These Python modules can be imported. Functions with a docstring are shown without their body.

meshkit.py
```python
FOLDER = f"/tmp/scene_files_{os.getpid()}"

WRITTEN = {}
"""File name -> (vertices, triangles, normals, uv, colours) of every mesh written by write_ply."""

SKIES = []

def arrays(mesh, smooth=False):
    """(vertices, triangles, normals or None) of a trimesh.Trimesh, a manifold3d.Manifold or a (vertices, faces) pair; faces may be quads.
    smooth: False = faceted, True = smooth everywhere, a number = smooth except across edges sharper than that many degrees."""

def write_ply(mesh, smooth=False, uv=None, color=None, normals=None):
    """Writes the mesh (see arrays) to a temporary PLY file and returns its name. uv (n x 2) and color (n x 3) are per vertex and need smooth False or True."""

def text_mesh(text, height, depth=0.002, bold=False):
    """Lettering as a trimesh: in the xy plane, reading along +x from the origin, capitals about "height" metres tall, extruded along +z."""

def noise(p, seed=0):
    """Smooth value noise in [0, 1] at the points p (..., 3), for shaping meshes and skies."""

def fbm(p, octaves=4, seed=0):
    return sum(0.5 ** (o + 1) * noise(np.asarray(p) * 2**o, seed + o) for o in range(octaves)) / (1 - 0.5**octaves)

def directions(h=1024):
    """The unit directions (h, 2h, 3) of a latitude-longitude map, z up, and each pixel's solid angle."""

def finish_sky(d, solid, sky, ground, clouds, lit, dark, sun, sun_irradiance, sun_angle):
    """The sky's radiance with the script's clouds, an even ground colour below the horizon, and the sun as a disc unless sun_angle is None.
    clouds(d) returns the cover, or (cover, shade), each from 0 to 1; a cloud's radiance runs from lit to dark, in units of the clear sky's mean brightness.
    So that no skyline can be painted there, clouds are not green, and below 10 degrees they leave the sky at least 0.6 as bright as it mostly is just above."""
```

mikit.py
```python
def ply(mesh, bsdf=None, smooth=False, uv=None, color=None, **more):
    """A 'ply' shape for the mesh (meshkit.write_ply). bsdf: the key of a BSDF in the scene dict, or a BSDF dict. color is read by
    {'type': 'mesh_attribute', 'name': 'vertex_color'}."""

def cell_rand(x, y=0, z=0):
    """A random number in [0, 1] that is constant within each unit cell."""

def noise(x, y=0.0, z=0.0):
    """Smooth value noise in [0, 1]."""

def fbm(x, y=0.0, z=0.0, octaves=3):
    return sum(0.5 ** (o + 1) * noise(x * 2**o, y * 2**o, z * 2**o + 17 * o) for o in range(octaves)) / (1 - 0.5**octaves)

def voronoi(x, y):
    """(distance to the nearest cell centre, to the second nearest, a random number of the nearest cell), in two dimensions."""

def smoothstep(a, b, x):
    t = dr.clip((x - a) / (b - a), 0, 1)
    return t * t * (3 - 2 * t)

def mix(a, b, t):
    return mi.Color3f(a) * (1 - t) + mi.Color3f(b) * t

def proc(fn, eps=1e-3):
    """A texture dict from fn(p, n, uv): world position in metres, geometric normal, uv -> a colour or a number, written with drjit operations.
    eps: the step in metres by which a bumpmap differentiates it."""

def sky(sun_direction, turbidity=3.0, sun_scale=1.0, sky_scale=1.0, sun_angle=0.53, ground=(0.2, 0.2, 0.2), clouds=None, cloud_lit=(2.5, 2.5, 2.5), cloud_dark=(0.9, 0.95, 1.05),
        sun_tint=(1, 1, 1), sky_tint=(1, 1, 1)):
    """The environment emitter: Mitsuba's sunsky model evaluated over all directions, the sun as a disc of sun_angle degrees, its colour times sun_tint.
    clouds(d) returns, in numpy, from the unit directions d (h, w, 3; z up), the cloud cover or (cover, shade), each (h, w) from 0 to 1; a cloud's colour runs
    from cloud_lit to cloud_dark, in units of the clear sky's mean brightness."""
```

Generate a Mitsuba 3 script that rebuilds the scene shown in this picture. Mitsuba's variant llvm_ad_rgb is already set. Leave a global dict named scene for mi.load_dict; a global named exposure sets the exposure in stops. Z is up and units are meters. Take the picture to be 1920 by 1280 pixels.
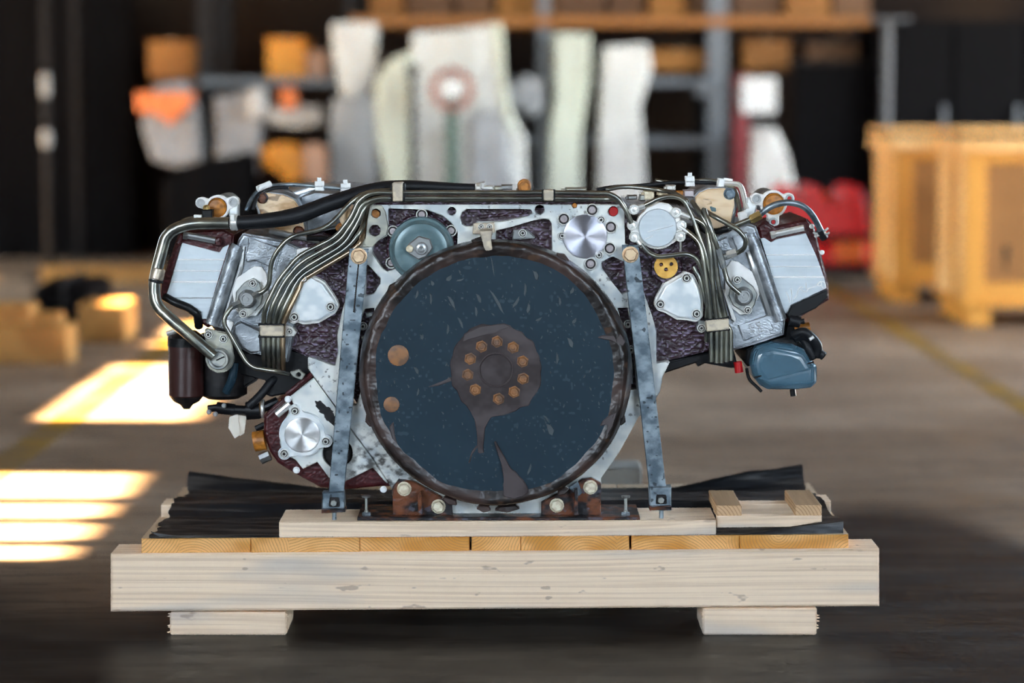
import math, random
import numpy as np, trimesh, mitsuba as mi, drjit as dr, mikit, meshkit
from shapely.geometry import Polygon, Point, LineString, MultiPolygon
from shapely.geometry.polygon import orient
from shapely.ops import unary_union
from shapely import affinity

T = mi.ScalarTransform4f
scene, labels = {}, {}

# ---------------------------------------------------------------- camera, sky, exposure
CAM = np.array([0.0, -4.53, 1.008])
AIM = np.array([0.0, 0.0, 0.548])
FPX = 4553.0                                   # focal length in pixels of the 1920 px wide frame
scene['camera'] = {'type': 'thinlens', 'fov': math.degrees(2 * math.atan(960 / FPX)), 'fov_axis': 'x',
                   'aperture_radius': 0.0235, 'focus_distance': 4.525,
                   'to_world': T().look_at(origin=CAM.tolist(), target=AIM.tolist(), up=[0, 0, 1])}
SUN_EL = math.atan(0.835)
exposure = 6.6


def clouds(d):
    c = meshkit.fbm(d * np.array([3.0, 3.0, 6.0]), 4, 7)
    return np.clip((c - 0.35) / 0.25, 0, 1) * 0.75


scene['sky'] = mikit.sky([-math.cos(SUN_EL), 0.0, math.sin(SUN_EL)], turbidity=3.5, sun_scale=1.5, sky_scale=1.0,
                         ground=(0.22, 0.21, 0.2), clouds=clouds, cloud_lit=(1.9, 1.9, 1.9), cloud_dark=(1.0, 1.02, 1.05), sun_tint=(1.0, 0.84, 0.62), sky_tint=(1.07, 1.0, 0.86))

# ---------------------------------------------------------------- camera model: pixel -> world at a chosen depth
_f = (AIM - CAM) / np.linalg.norm(AIM - CAM)
_r = np.cross(_f, [0, 0, 1.0]); _r /= np.linalg.norm(_r)
_u = np.cross(_r, _f)


def at(px, py, Y=0.0):
    d = _f + (px - 960) / FPX * _r - (py - 640) / FPX * _u
    return CAM + d * ((Y - CAM[1]) / d[1])


def S(Y=0.0):
    return (Y - CAM[1]) / FPX / 0.997               # metres per pixel at depth Y


def atz(px, py, z=0.0):
    d = _f + (px - 960) / FPX * _r - (py - 640) / FPX * _u
    return CAM + d * ((z - CAM[2]) / d[2])


# ---------------------------------------------------------------- registry
def free(key):
    if key not in scene and key not in labels:
        return key
    n = 1
    while f'{key}_{n:03d}' in scene or f'{key}_{n:03d}' in labels:
        n += 1
    return f'{key}_{n:03d}'


def thing(name, label, cat, group=None, kind=None):
    key = free(name)
    labels[key] = {'label': label, 'category': cat}
    if group: labels[key]['group'] = group
    if kind: labels[key]['kind'] = kind
    return key


def part(parent, name, mesh, mat, smooth=False, label=None, kind=None, **more):
    key = free(f'{parent}__{name}')
    scene[key] = mikit.ply(mesh, mat, smooth, **more)
    if label or kind:
        labels[key] = {}
        if label: labels[key]['label'] = label
        if kind: labels[key]['kind'] = kind
    return key


def solo(name, mesh, mat, label, cat, smooth=False, group=None, kind=None):
    key = thing(name, label, cat, group, kind)
    scene[key] = mikit.ply(mesh, mat, smooth)
    return key


def struct(name, mesh, mat, label=None):
    scene[name] = mikit.ply(mesh, mat, False)
    labels[name] = {'kind': 'structure'}
    if label: labels[name]['label'] = label


cat_ = trimesh.util.concatenate


# ---------------------------------------------------------------- mesh helpers
def polys(g):
    return [p for p in (g.geoms if hasattr(g, 'geoms') else [g]) if isinstance(p, Polygon) and p.area > 1e-9]


def rnd(p, r):
    return p.buffer(-r, 6).buffer(2 * r, 6).buffer(-r, 6)


def P(pts, r=0.0):
    p = Polygon(pts).buffer(0)
    return rnd(p, r) if r else p


def C(x, y, r, n=12):
    return Point(x, y).buffer(r, n)


def tri2(poly):
    v, f = trimesh.creation.triangulate_polygon(poly, engine='earcut')
    return np.asarray(v)[:, :2], np.asarray(f)


def ccw(v, f):
    a, b, c = v[f[:, 0]], v[f[:, 1]], v[f[:, 2]]
    s = (b[:, 0] - a[:, 0]) * (c[:, 1] - a[:, 1]) - (b[:, 1] - a[:, 1]) * (c[:, 0] - a[:, 0])
    f = f.copy(); f[s < 0] = f[s < 0][:, ::-1]
    return f[np.abs(s) > 1e-16]


def ext(g, y0, y1, c=1.2, back=True):
    """A pixel outline, mapped at depth y0, extruded away from the camera to y1; front edge chamfered by c px."""
    out = []
    for p in polys(g):
        p = p.simplify(0.08)
        m = lambda q: np.array([at(x, y, y0)[[0, 2]] for x, y in q])
        w = orient(Polygon(m(p.exterior.coords), [m(h.coords) for h in p.interiors]))
        if not w.is_valid:
            w = orient(max(polys(w.buffer(0)), key=lambda q: q.area))
        out += extw(w, y0, y1, (c[0] * 0.001, c[1]) if isinstance(c, tuple) else c * 0.001, back)
    return cat_(out)


def extw(w, y0, y1, c, back=True):
    """World outline extruded from y0 (facing the camera) to y1; c: edge chamfer, or (radius, steps) for a rounded edge."""
    out = []
    edge = y0
    inn = w
    r, steps = c if isinstance(c, tuple) else (c, 1)
    if r > 0:
        if steps == 1: lv = [(0, r), (r, 0)]
        else: lv = [(r * (1 - math.cos(a)), r * (1 - math.sin(a))) for a in np.linspace(0, math.pi / 2, steps + 1)]
        shapes = [w]
        for ins, _ in lv[1:]:
            s = w.buffer(-ins, join_style=2, mitre_limit=2)
            if s.is_empty or s.area < 0.03 * w.area: break
            shapes.append(s)
        if len(shapes) == len(lv):
            edge = y0 + r
            for (o, (_, do)), (s, (_, di)) in zip(zip(shapes, lv), zip(shapes[1:], lv[1:])):
                bset = {(round(x, 7), round(z, 7)) for pp in polys(o) for ring in [pp.exterior, *pp.interiors] for x, z in ring.coords}
                for q in polys(o.difference(s)):
                    v, f = tri2(q)
                    y = np.array([y0 + do if (round(a, 7), round(b, 7)) in bset else y0 + di for a, b in v])
                    out.append(trimesh.Trimesh(np.c_[v[:, 0], y, v[:, 1]], ccw(v, f), process=False))
            inn = shapes[-1]
    for q in polys(inn):
        v, f = tri2(q)
        out.append(trimesh.Trimesh(np.c_[v[:, 0], np.full(len(v), y0), v[:, 1]], ccw(v, f), process=False))
    if back:
        v, f = tri2(w)
        out.append(trimesh.Trimesh(np.c_[v[:, 0], np.full(len(v), y1), v[:, 1]], ccw(v, f)[:, ::-1], process=False))
    for ring in [w.exterior, *w.interiors]:
        q = np.array(ring.coords)
        n = len(q) - 1
        v = np.vstack([np.c_[q[:, 0], np.full(n + 1, edge), q[:, 1]], np.c_[q[:, 0], np.full(n + 1, y1), q[:, 1]]])
        i = np.arange(n)
        f = np.vstack([np.c_[i, i + n + 1, i + n + 2], np.c_[i, i + n + 2, i + 1]])
        out.append(trimesh.Trimesh(v, f, process=False))
    return out


def frame(d):
    d = np.asarray(d, float); d = d / np.linalg.norm(d)
    a = np.cross(d, [0, 0, 1.0] if abs(d[2]) < 0.9 else [1.0, 0, 0]); a /= np.linalg.norm(a)
    return d, a, np.cross(d, a)


def lathe(p, d, prof, n=20, phase=0.0, close=True):
    """Revolve prof [(distance along d, radius), ...] (metres) about the axis through p."""
    d, a, b = frame(d)
    t = np.arange(n) * 2 * np.pi / n + phase
    rings = [np.asarray(p) + d * h + r * (np.cos(t)[:, None] * a + np.sin(t)[:, None] * b) for h, r in prof]
    v = np.vstack(rings)
    f = []
    for k in range(len(prof) - 1):
        i = np.arange(n); j = (i + 1) % n
        f += [np.c_[k * n + i, k * n + j, (k + 1) * n + j], np.c_[k * n + i, (k + 1) * n + j, (k + 1) * n + i]]
    m = [trimesh.Trimesh(v, np.vstack(f), process=False)]
    if close:
        for k, flip in ((0, True), (len(prof) - 1, False)):
            if prof[k][1] > 1e-6:
                c = np.vstack([rings[k], [np.asarray(p) + d * prof[k][0]]])
                i = np.arange(n)
                ff = np.c_[i, (i + 1) % n, np.full(n, n)]
                m.append(trimesh.Trimesh(c, ff[:, ::-1] if flip else ff, process=False))
    return cat_(m)


def front(px, py, Y, prof, n=20, phase=0.0):
    """Lathe facing the camera: prof [(mm towards the camera, radius in px)]; starts at depth Y."""
    k = S(Y)
    return lathe(at(px, py, Y), (0, -1, 0), [(h * 0.001, max(r, 0) * k) for h, r in prof], n, phase)


def fillet(pts, r):
    pts = [np.asarray(p, float) for p in pts]
    out = [pts[0]]
    for a, b, c in zip(pts, pts[1:], pts[2:]):
        u, v = a - b, c - b
        lu, lv = np.linalg.norm(u), np.linalg.norm(v)
        k = min(r, 0.48 * lu, 0.48 * lv)
        s, e = b + u / lu * k, b + v / lv * k
        for t in np.linspace(0, 1, 6):
            out.append((1 - t) ** 2 * s + 2 * t * (1 - t) * b + t * t * e)
    out.append(pts[-1])
    q = [out[0]]
    for p in out[1:]:
        if np.linalg.norm(p - q[-1]) > 1e-5: q.append(p)
    return np.array(q)


def sweep(path, r, n=10, cap=True):
    path = np.asarray(path, float)
    t = np.gradient(path, axis=0); t /= np.linalg.norm(t, axis=1, keepdims=True) + 1e-12
    _, a, _ = frame(t[0])
    r = np.broadcast_to(r, (len(path),))
    ang = np.arange(n) * 2 * np.pi / n
    rings = []
    for p, d, rr in zip(path, t, r):
        a = a - d * (a @ d); a /= np.linalg.norm(a)
        b = np.cross(d, a)
        rings.append(p + rr * (np.cos(ang)[:, None] * a + np.sin(ang)[:, None] * b))
    v = np.vstack(rings); f = []
    i = np.arange(n); j = (i + 1) % n
    for k in range(len(path) - 1):
        f += [np.c_[k * n + i, k * n + j, (k + 1) * n + j], np.c_[k * n + i, (k + 1) * n + j, (k + 1) * n + i]]
    if cap:
        v = np.vstack([v, path[0], path[-1]])
        e = (len(path) - 1) * n
        f += [np.c_[j, i, np.full(n, len(v) - 2)], np.c_[e + i, e + j, np.full(n, len(v) - 1)]]
    return trimesh.Trimesh(v, np.vstack(f), process=False)


def tube(pts, r, bend=14, n=10):
    """Pipe through pixel points (px, py, Y), radius and bend in px."""
    w = [at(*p) for p in pts]
    k = S(pts[0][2])
    return sweep(fillet(w, bend * k), r * k, n)


def spline(pts, n=40):
    from scipy.interpolate import CubicSpline
    w = np.array([at(*p) for p in pts])
    s = np.r_[0, np.cumsum(np.linalg.norm(np.diff(w, axis=0), axis=1))]
    return CubicSpline(s, w, bc_type='natural')(np.linspace(0, s[-1], n))


def band(px, py, Y, w, h, d, c=1.0, rot=0.0):
    """A small rounded block centred on a pixel, w x h px, from depth Y back by d metres."""
    g = Polygon([(px - w / 2, py - h / 2), (px + w / 2, py - h / 2), (px + w / 2, py + h / 2), (px - w / 2, py + h / 2)])
    return ext(affinity.rotate(g, rot, origin=(px, py)), Y, Y + d, c)


def quad(pts, y0, d, c=1.5):
    return ext(P(pts), y0, y0 + d, c)


def boxw(x0, x1, y0, y1, z0, z1, c=0.0):
    if c == 0:
        m = trimesh.creation.box(bounds=[[x0, y0, z0], [x1, y1, z1]])
        return trimesh.Trimesh(m.vertices, m.faces, process=False)
    from manifold3d import Manifold
    v = [(x, y, z) for x in (x0, x1) for y in (y0, y1) for z in (z0, z1)]
    pts = []
    ce = np.array([(x0 + x1) / 2, (y0 + y1) / 2, (z0 + z1) / 2])
    for q in np.array(v):
        s = np.sign(ce - q)
        for k in range(3):
            e = np.full(3, c); e[k] = 0
            pts.append(q + s * e)
    return trimesh.convex.convex_hull(np.array(pts))


def hexhead(px, py, Y, r, h=9, washer=True, phase=0.3):
    m = [front(px, py, Y, [(0, r), (h - 1.5, r), (h, r * 0.86), (h, 0)], 6, phase)]
    if washer: m.append(front(px, py, Y, [(0, r * 1.2), (1.5, r * 1.2), (2, r * 1.1), (2, r * 0.9)], 18))
    return cat_(m)



# ---------------------------------------------------------------- materials
from mikit import proc, noise, fbm, smoothstep, mix, cell_rand, voronoi


def rgb(r, g, b):
    """sRGB 0-255 -> linear"""
    f = lambda c: c / 12.92 if c <= 0.04045 else ((c + 0.055) / 1.055) ** 2.4
    return [f(c / 255) for c in (r, g, b)]


def mat(key, base, rough=0.5, metal=0.0, spec=0.5, two=False, bump=None, bscale=0.001, eps=4e-4, coat=0.0, coatg=0.5, sheen=0.0):
    b = {'type': 'principled', 'base_color': base if isinstance(base, dict) else {'type': 'rgb', 'value': list(base)},
         'roughness': rough if isinstance(rough, dict) else float(rough), 'metallic': float(metal), 'specular': float(spec)}
    if coat: b['clearcoat'] = float(coat); b['clearcoat_gloss'] = float(coatg)
    if sheen: b['sheen'] = float(sheen)
    if bump is not None: b = {'type': 'bumpmap', 'arbitrary': proc(bump, eps), 'scale': float(bscale), 'bsdf': b}
    if two: b = {'type': 'twosided', 'bsdf': b}
    scene[key] = b


def blot(c0, c1, fx, fy=None, fz=None, lo=0.35, hi=0.65, octv=3):
    fy = fx if fy is None else fy; fz = fx if fz is None else fz
    return proc(lambda p, n, uv: mix(c0, c1, smoothstep(lo, hi, fbm(p.x * fx, p.y * fy, p.z * fz, octv))))


# metals
def _mach(p, n, uv):
    a = smoothstep(0.3, 0.75, fbm(p.x * 30, p.y * 30, p.z * 30, 3))
    s = smoothstep(0.66, 0.8, fbm(p.x * 140, p.y * 90, p.z * 110, 3)) * smoothstep(0.4, 0.7, noise(p.x * 12, p.y * 12, p.z * 12))
    low = smoothstep(0.13, 0.05, dr.sqrt(dr.square(p.x + 0.23) + dr.square(p.z - 0.30))) * smoothstep(0.36, 0.74, fbm(p.x * 90, p.y * 90, p.z * 90, 5))
    c = mix([0.80, 0.80, 0.75], [0.52, 0.56, 0.57], a)
    return mix(c, [0.045, 0.038, 0.032], dr.minimum(s * 0.7 + low * 0.9, 1.0))


mat('machined_aluminium', proc(_mach), 0.38, 0.55, 0.5)


def _cast(p, n, uv):
    a = fbm(p.x * 45, p.y * 45, p.z * 45, 3)
    g = noise(p.x * 600, p.y * 600, p.z * 600)
    return mix([0.17, 0.19, 0.21], [0.52, 0.55, 0.58], smoothstep(0.25, 0.75, a) * 0.8 + g * 0.2)


mat('cast_aluminium', proc(_cast), 0.4, 0.8, 0.5, bump=lambda p, n, uv: noise(p.x * 420, p.y * 420, p.z * 420), bscale=0.0004)


def _panel(p, n, uv):
    st = smoothstep(0.42, 0.6, noise(p.x * 0.5, 1.0, p.z * 240)) * 0.4
    a = fbm(p.x * 25, p.y * 25, p.z * 60, 3)
    return mix([0.62, 0.67, 0.70], [0.42, 0.47, 0.50], a * 0.6 + st * 0.35)


mat('milled_panel', proc(_panel), 0.5, 0.45, 0.5)
mat('white_gasket', [0.84, 0.83, 0.80], 0.6, 0.05)
mat('tri_cover_metal', blot([0.82, 0.84, 0.83], [0.58, 0.63, 0.65], 35), 0.4, 0.45)
mat('bright_steel', [0.88, 0.88, 0.84], 0.3, 0.7)
mat('grey_steel', [0.36, 0.37, 0.37], 0.35, 0.9)
mat('dull_steel', blot([0.42, 0.42, 0.38], [0.25, 0.27, 0.27], 60), 0.4, 0.8)
mat('olive_steel', blot([0.44, 0.43, 0.35], [0.30, 0.30, 0.27], 50), 0.42, 0.8)
mat('pipe_steel', blot([0.40, 0.40, 0.33], [0.22, 0.23, 0.21], 40, lo=0.3, hi=0.7), 0.26, 0.92)
mat('copper_pipe', [0.50, 0.37, 0.24], 0.28, 0.92)
mat('brass', [0.62, 0.45, 0.18], 0.35, 0.9)
mat('clamp_band', blot([0.66, 0.56, 0.42], [0.46, 0.39, 0.31], 80), 0.4, 0.7)
mat('pink_steel', [0.50, 0.45, 0.46], 0.35, 0.85)
mat('gold_bolt', blot([0.80, 0.60, 0.38], [0.62, 0.42, 0.26], 120), 0.4, 0.6)
mat('cream_bolt', blot([0.80, 0.73, 0.55], [0.62, 0.52, 0.36], 150), 0.5, 0.4)


def _strap(p, n, uv):
    a = fbm(p.x * 45, p.y * 45, p.z * 45, 4)
    s = smoothstep(0.72, 0.80, fbm(p.x * 130, p.y * 100, p.z * 110, 2))
    return mix(mix([0.10, 0.135, 0.165], [0.34, 0.40, 0.44], smoothstep(0.3, 0.72, a)), [0.03, 0.035, 0.04], s * 0.8)


mat('strap_steel', proc(_strap), 0.42, 0.75)


def _wr(p, n, uv):
    return noise(p.x * 230 + 3 * noise(p.x * 90, p.y * 90, p.z * 90), p.y * 230, p.z * 230)


def _purple(p, n, uv):
    w = smoothstep(0.52, 0.8, _wr(p, n, uv))
    a = fbm(p.x * 14, p.y * 14, p.z * 14, 2)
    return mix(mix([0.014, 0.006, 0.010], [0.036, 0.008, 0.014], a), [0.22, 0.17, 0.25], w * 0.8)  # violet speckles: highlights on the wrinkles painted into the colour


mat('wrinkle_paint', proc(_purple), 0.36, 0.0, 0.5, bump=_wr, bscale=0.0025, eps=8e-4)


def _red(p, n, uv):
    w = smoothstep(0.5, 0.85, _wr(p, n, uv))
    a = fbm(p.x * 26, p.y * 26, p.z * 26, 3)
    return mix(mix([0.022, 0.004, 0.005], [0.075, 0.008, 0.010], a), [0.16, 0.04, 0.04], w * 0.35)


mat('dark_red_paint', proc(_red), 0.36, 0.0, 0.35, bump=_wr, bscale=0.0008, eps=6e-4)
mat('oxide_red', [0.30, 0.02, 0.012], 0.45)
mat('filter_brown', [0.035, 0.010, 0.008], 0.22, 0.0, 0.7, coat=0.6, coatg=0.85)
mat('black_iron', blot([0.006, 0.006, 0.0065], [0.018, 0.015, 0.015], 40), 0.5, spec=0.25)
mat('black_rubber', [0.007, 0.008, 0.010], 0.5, spec=0.3)
mat('black_paint', [0.006, 0.0065, 0.0075], 0.35, spec=0.3)
mat('teal_paint', blot([0.12, 0.19, 0.205], [0.085, 0.15, 0.165], 50), 0.3, 0.15, 0.6)
mat('blue_enamel', blot([0.055, 0.125, 0.175], [0.045, 0.105, 0.15], 30), 0.22, 0.0, 0.6, coat=0.7, coatg=0.9)
mat('white_plastic', [0.86, 0.88, 0.87], 0.4)
mat('red_cap', [0.42, 0.004, 0.006], 0.35)
mat('amber_cap', blot([0.50, 0.19, 0.025], [0.28, 0.10, 0.015], 90), 0.4)
mat('yellow_plug', blot([0.85, 0.50, 0.10], [0.72, 0.38, 0.06], 70), 0.45)
mat('navy_wire', [0.02, 0.03, 0.08], 0.4)
mat('tag_paper', [0.72, 0.66, 0.56], 0.7, two=True)

# turned faces: anisotropic along the turning marks
scene['turned_aluminium'] = {'type': 'twosided', 'bsdf': {'type': 'roughconductor', 'material': 'Al', 'distribution': 'ggx', 'alpha_u': 0.08, 'alpha_v': 0.32,
                             'specular_reflectance': {'type': 'rgb', 'value': [0.88, 0.88, 0.86]}}}
scene['polished_steel'] = {'type': 'twosided', 'bsdf': {'type': 'roughconductor', 'material': 'Cr', 'distribution': 'ggx', 'alpha_u': 0.06, 'alpha_v': 0.25,
                           'specular_reflectance': {'type': 'rgb', 'value': [0.85, 0.9, 0.95]}}}


def _tan(p, n, uv):
    a = fbm(p.x * 40, p.y * 40, p.z * 70, 4)
    b = smoothstep(0.58, 0.72, fbm(p.x * 70 + 9, p.y * 70, p.z * 70, 3))
    return mix(mix([0.50, 0.30, 0.14], [0.86, 0.66, 0.44], smoothstep(0.3, 0.65, a)), [0.14, 0.07, 0.04], b * 0.7)


mat('plywood_blank', proc(_tan), 0.65)
mat('plywood_pale', blot([0.84, 0.64, 0.42], [0.74, 0.52, 0.30], 30, 30, 90), 0.65)


def _rust(p, n, uv):
    a = fbm(p.x * 38, p.y * 38, p.z * 38, 4)
    b = fbm(p.x * 90 + 5, p.y * 90, p.z * 60, 3)
    return mix(mix([0.012, 0.011, 0.013], [0.16, 0.045, 0.013], smoothstep(0.42, 0.68, a)), [0.10, 0.10, 0.13], smoothstep(0.62, 0.75, b) * 0.7)


mat('rusty_steel', proc(_rust), 0.42, 0.2, bump=lambda p, n, uv: fbm(p.x * 150, p.y * 150, p.z * 150, 2), bscale=0.0012)


# flywheel film
def _film(p, n, uv):
    a = fbm(p.x * 9, p.y * 9, p.z * 9, 3)
    s = smoothstep(0.72, 0.8, noise(p.x * 190, p.y * 100, p.z * 130)) * smoothstep(0.45, 0.7, noise(p.x * 35, 3, p.z * 30))
    return mix(mix([0.007, 0.021, 0.034], [0.012, 0.032, 0.048], a), [0.04, 0.065, 0.08], s * 0.5)


mat('blue_film', proc(_film), 0.5, 0.0, 0.25)


def _bfilm(p, n, uv):
    a = fbm(p.x * 22, p.y * 22, p.z * 22, 4)
    return mix([0.030, 0.020, 0.020], [0.075, 0.058, 0.058], smoothstep(0.3, 0.7, a))


mat('brown_film', proc(_bfilm), 0.5, 0.0, 0.3, bump=lambda p, n, uv: fbm(p.x * 80, p.y * 80, p.z * 80, 2), bscale=0.001)


def _rim(p, n, uv):
    a = fbm(p.x * 13, p.y * 13, p.z * 13, 3)
    b = fbm(p.x * 45, p.y * 45, p.z * 45, 3)
    return mix(mix([0.010, 0.007, 0.006], [0.055, 0.032, 0.026], smoothstep(0.35, 0.68, a)), [0.11, 0.055, 0.028], smoothstep(0.62, 0.8, b) * 0.5)


mat('rim_film', proc(_rim), 0.33, 0.0, 0.5, bump=lambda p, n, uv: fbm(p.x * 60, p.y * 60, p.z * 60, 3), bscale=0.003, eps=1e-3)
mat('film_flake', [0.052, 0.066, 0.072], 0.55)
mat('film_flake_brown', [0.062, 0.048, 0.048], 0.55)
mat('amber_film', blot([0.30, 0.13, 0.045], [0.16, 0.085, 0.05], 60), 0.45)


def _sheet(p, n, uv):
    a = fbm(p.x * 5, p.y * 60, p.z * 30, 4)
    return mix([0.012, 0.013, 0.015], [0.075, 0.067, 0.060], smoothstep(0.45, 0.78, a))  # grey-brown streaks: a sheen painted into the plastic colour


mat('black_sheet', proc(_sheet), 0.36, 0.0, 0.5, two=True, bump=lambda p, n, uv: fbm(p.x * 12, p.y * 70, p.z * 40, 3), bscale=0.006, eps=1e-3)


# timber
def _pale(kx=0.0):
    def fn(p, n, uv):
        w = noise(p.x * 1.6, p.y * 4, p.z * 5)
        g = fbm(p.x * 1.6, p.y * 170 + w * 5, p.z * 210 + w * 6, 3)
        fine = noise(p.x * 14, p.y * 600, p.z * 800)
        c = mix([0.88, 0.69, 0.50], [0.62, 0.44, 0.29], smoothstep(0.35, 0.75, g) * 0.6 + fine * 0.22)
        grey = smoothstep(0.55, 0.75, fbm(p.x * 2.4 + 3, p.y * 5, p.z * 11, 3))
        c = mix(c, [0.42, 0.40, 0.38], grey * 0.55)
        dirt = smoothstep(0.71, 0.8, fbm(p.x * 30, p.y * 30, p.z * 55, 3))
        return mix(c, [0.22, 0.13, 0.09], dirt * 0.5)
    return fn


mat('pale_timber', proc(_pale()), 0.7, bump=lambda p, n, uv: noise(p.x * 12, p.y * 400, p.z * 420), bscale=0.0006)

PLANKS = [(265, 470), (470.7, 674), (674.7, 880), (884, 976.5), (977, 1180), (1184, 1386), (1387, 1591)]


def _endgrain(p, n, uv):
    k = dr.floor((p.x + 2.0) / 0.2047 + 0.27)
    cx = (k - 0.27 + 0.5) * 0.2047 - 2.0 + (cell_rand(k, 3) - 0.5) * 0.16
    cz = 0.17 + (cell_rand(k, 5) - 0.62) * 0.22
    d = dr.sqrt(dr.square(p.x - cx) + dr.square(p.z - cz)) + 0.004 * noise(p.x * 40, 0, p.z * 40)
    ring = d * 190 + 2 * noise(p.x * 12, k, p.z * 12)
    r = dr.abs(ring - dr.floor(ring) - 0.5) * 2
    a = fbm(p.x * 16, p.y * 3, p.z * 30, 3)
    c = mix([0.82, 0.44, 0.15], [0.60, 0.25, 0.035], smoothstep(0.3, 0.7, a))
    c = mix(c, [0.42, 0.20, 0.06], smoothstep(0.5, 1.0, r) * 0.7)
    top = smoothstep(0.75, 0.9, n.z)
    g = fbm(p.x * 130, p.y * 4, 0.0, 3)
    return mix(c, mix([0.62, 0.47, 0.32], [0.45, 0.32, 0.2], g), top)


mat('end_grain', proc(_endgrain), 0.7, bump=lambda p, n, uv: noise(p.x * 500, p.y * 60, p.z * 400), bscale=0.0006)


def _block(p, n, uv):
    d = dr.sqrt(dr.square(p.x - dr.floor(p.x / 0.15) * 0.15 - 0.05) + dr.square(p.z - 0.19))
    ring = d * 160 + 2 * noise(p.x * 30, p.y * 10, p.z * 30)
    r = dr.abs(ring - dr.floor(ring) - 0.5) * 2
    c = mix([0.58, 0.37, 0.20], [0.42, 0.24, 0.11], smoothstep(0.4, 1, r))
    top = smoothstep(0.75, 0.9, n.z)
    g = fbm(p.x * 140, p.y * 5, 0.0, 3)
    return mix(c, mix([0.36, 0.22, 0.11], [0.26, 0.15, 0.07], g), top)


mat('block_wood', proc(_block), 0.7)
mat('crate_wood', blot([0.64, 0.28, 0.035], [0.52, 0.20, 0.022], 3, 3, 1.2), 0.6)
mat('crate_pale', blot([0.86, 0.52, 0.21], [0.74, 0.39, 0.12], 5, 5, 2), 0.6)
mat('crate_panel', blot([0.30, 0.125, 0.026], [0.26, 0.105, 0.020], 4), 0.65)  # front darker than the sides: fall of light put into the wood colour
mat('lumber', blot([0.36, 0.185, 0.045], [0.27, 0.125, 0.025], 9), 0.7)
mat('grey_timber', blot([0.30, 0.29, 0.26], [0.20, 0.19, 0.17], 12), 0.8)


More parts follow.
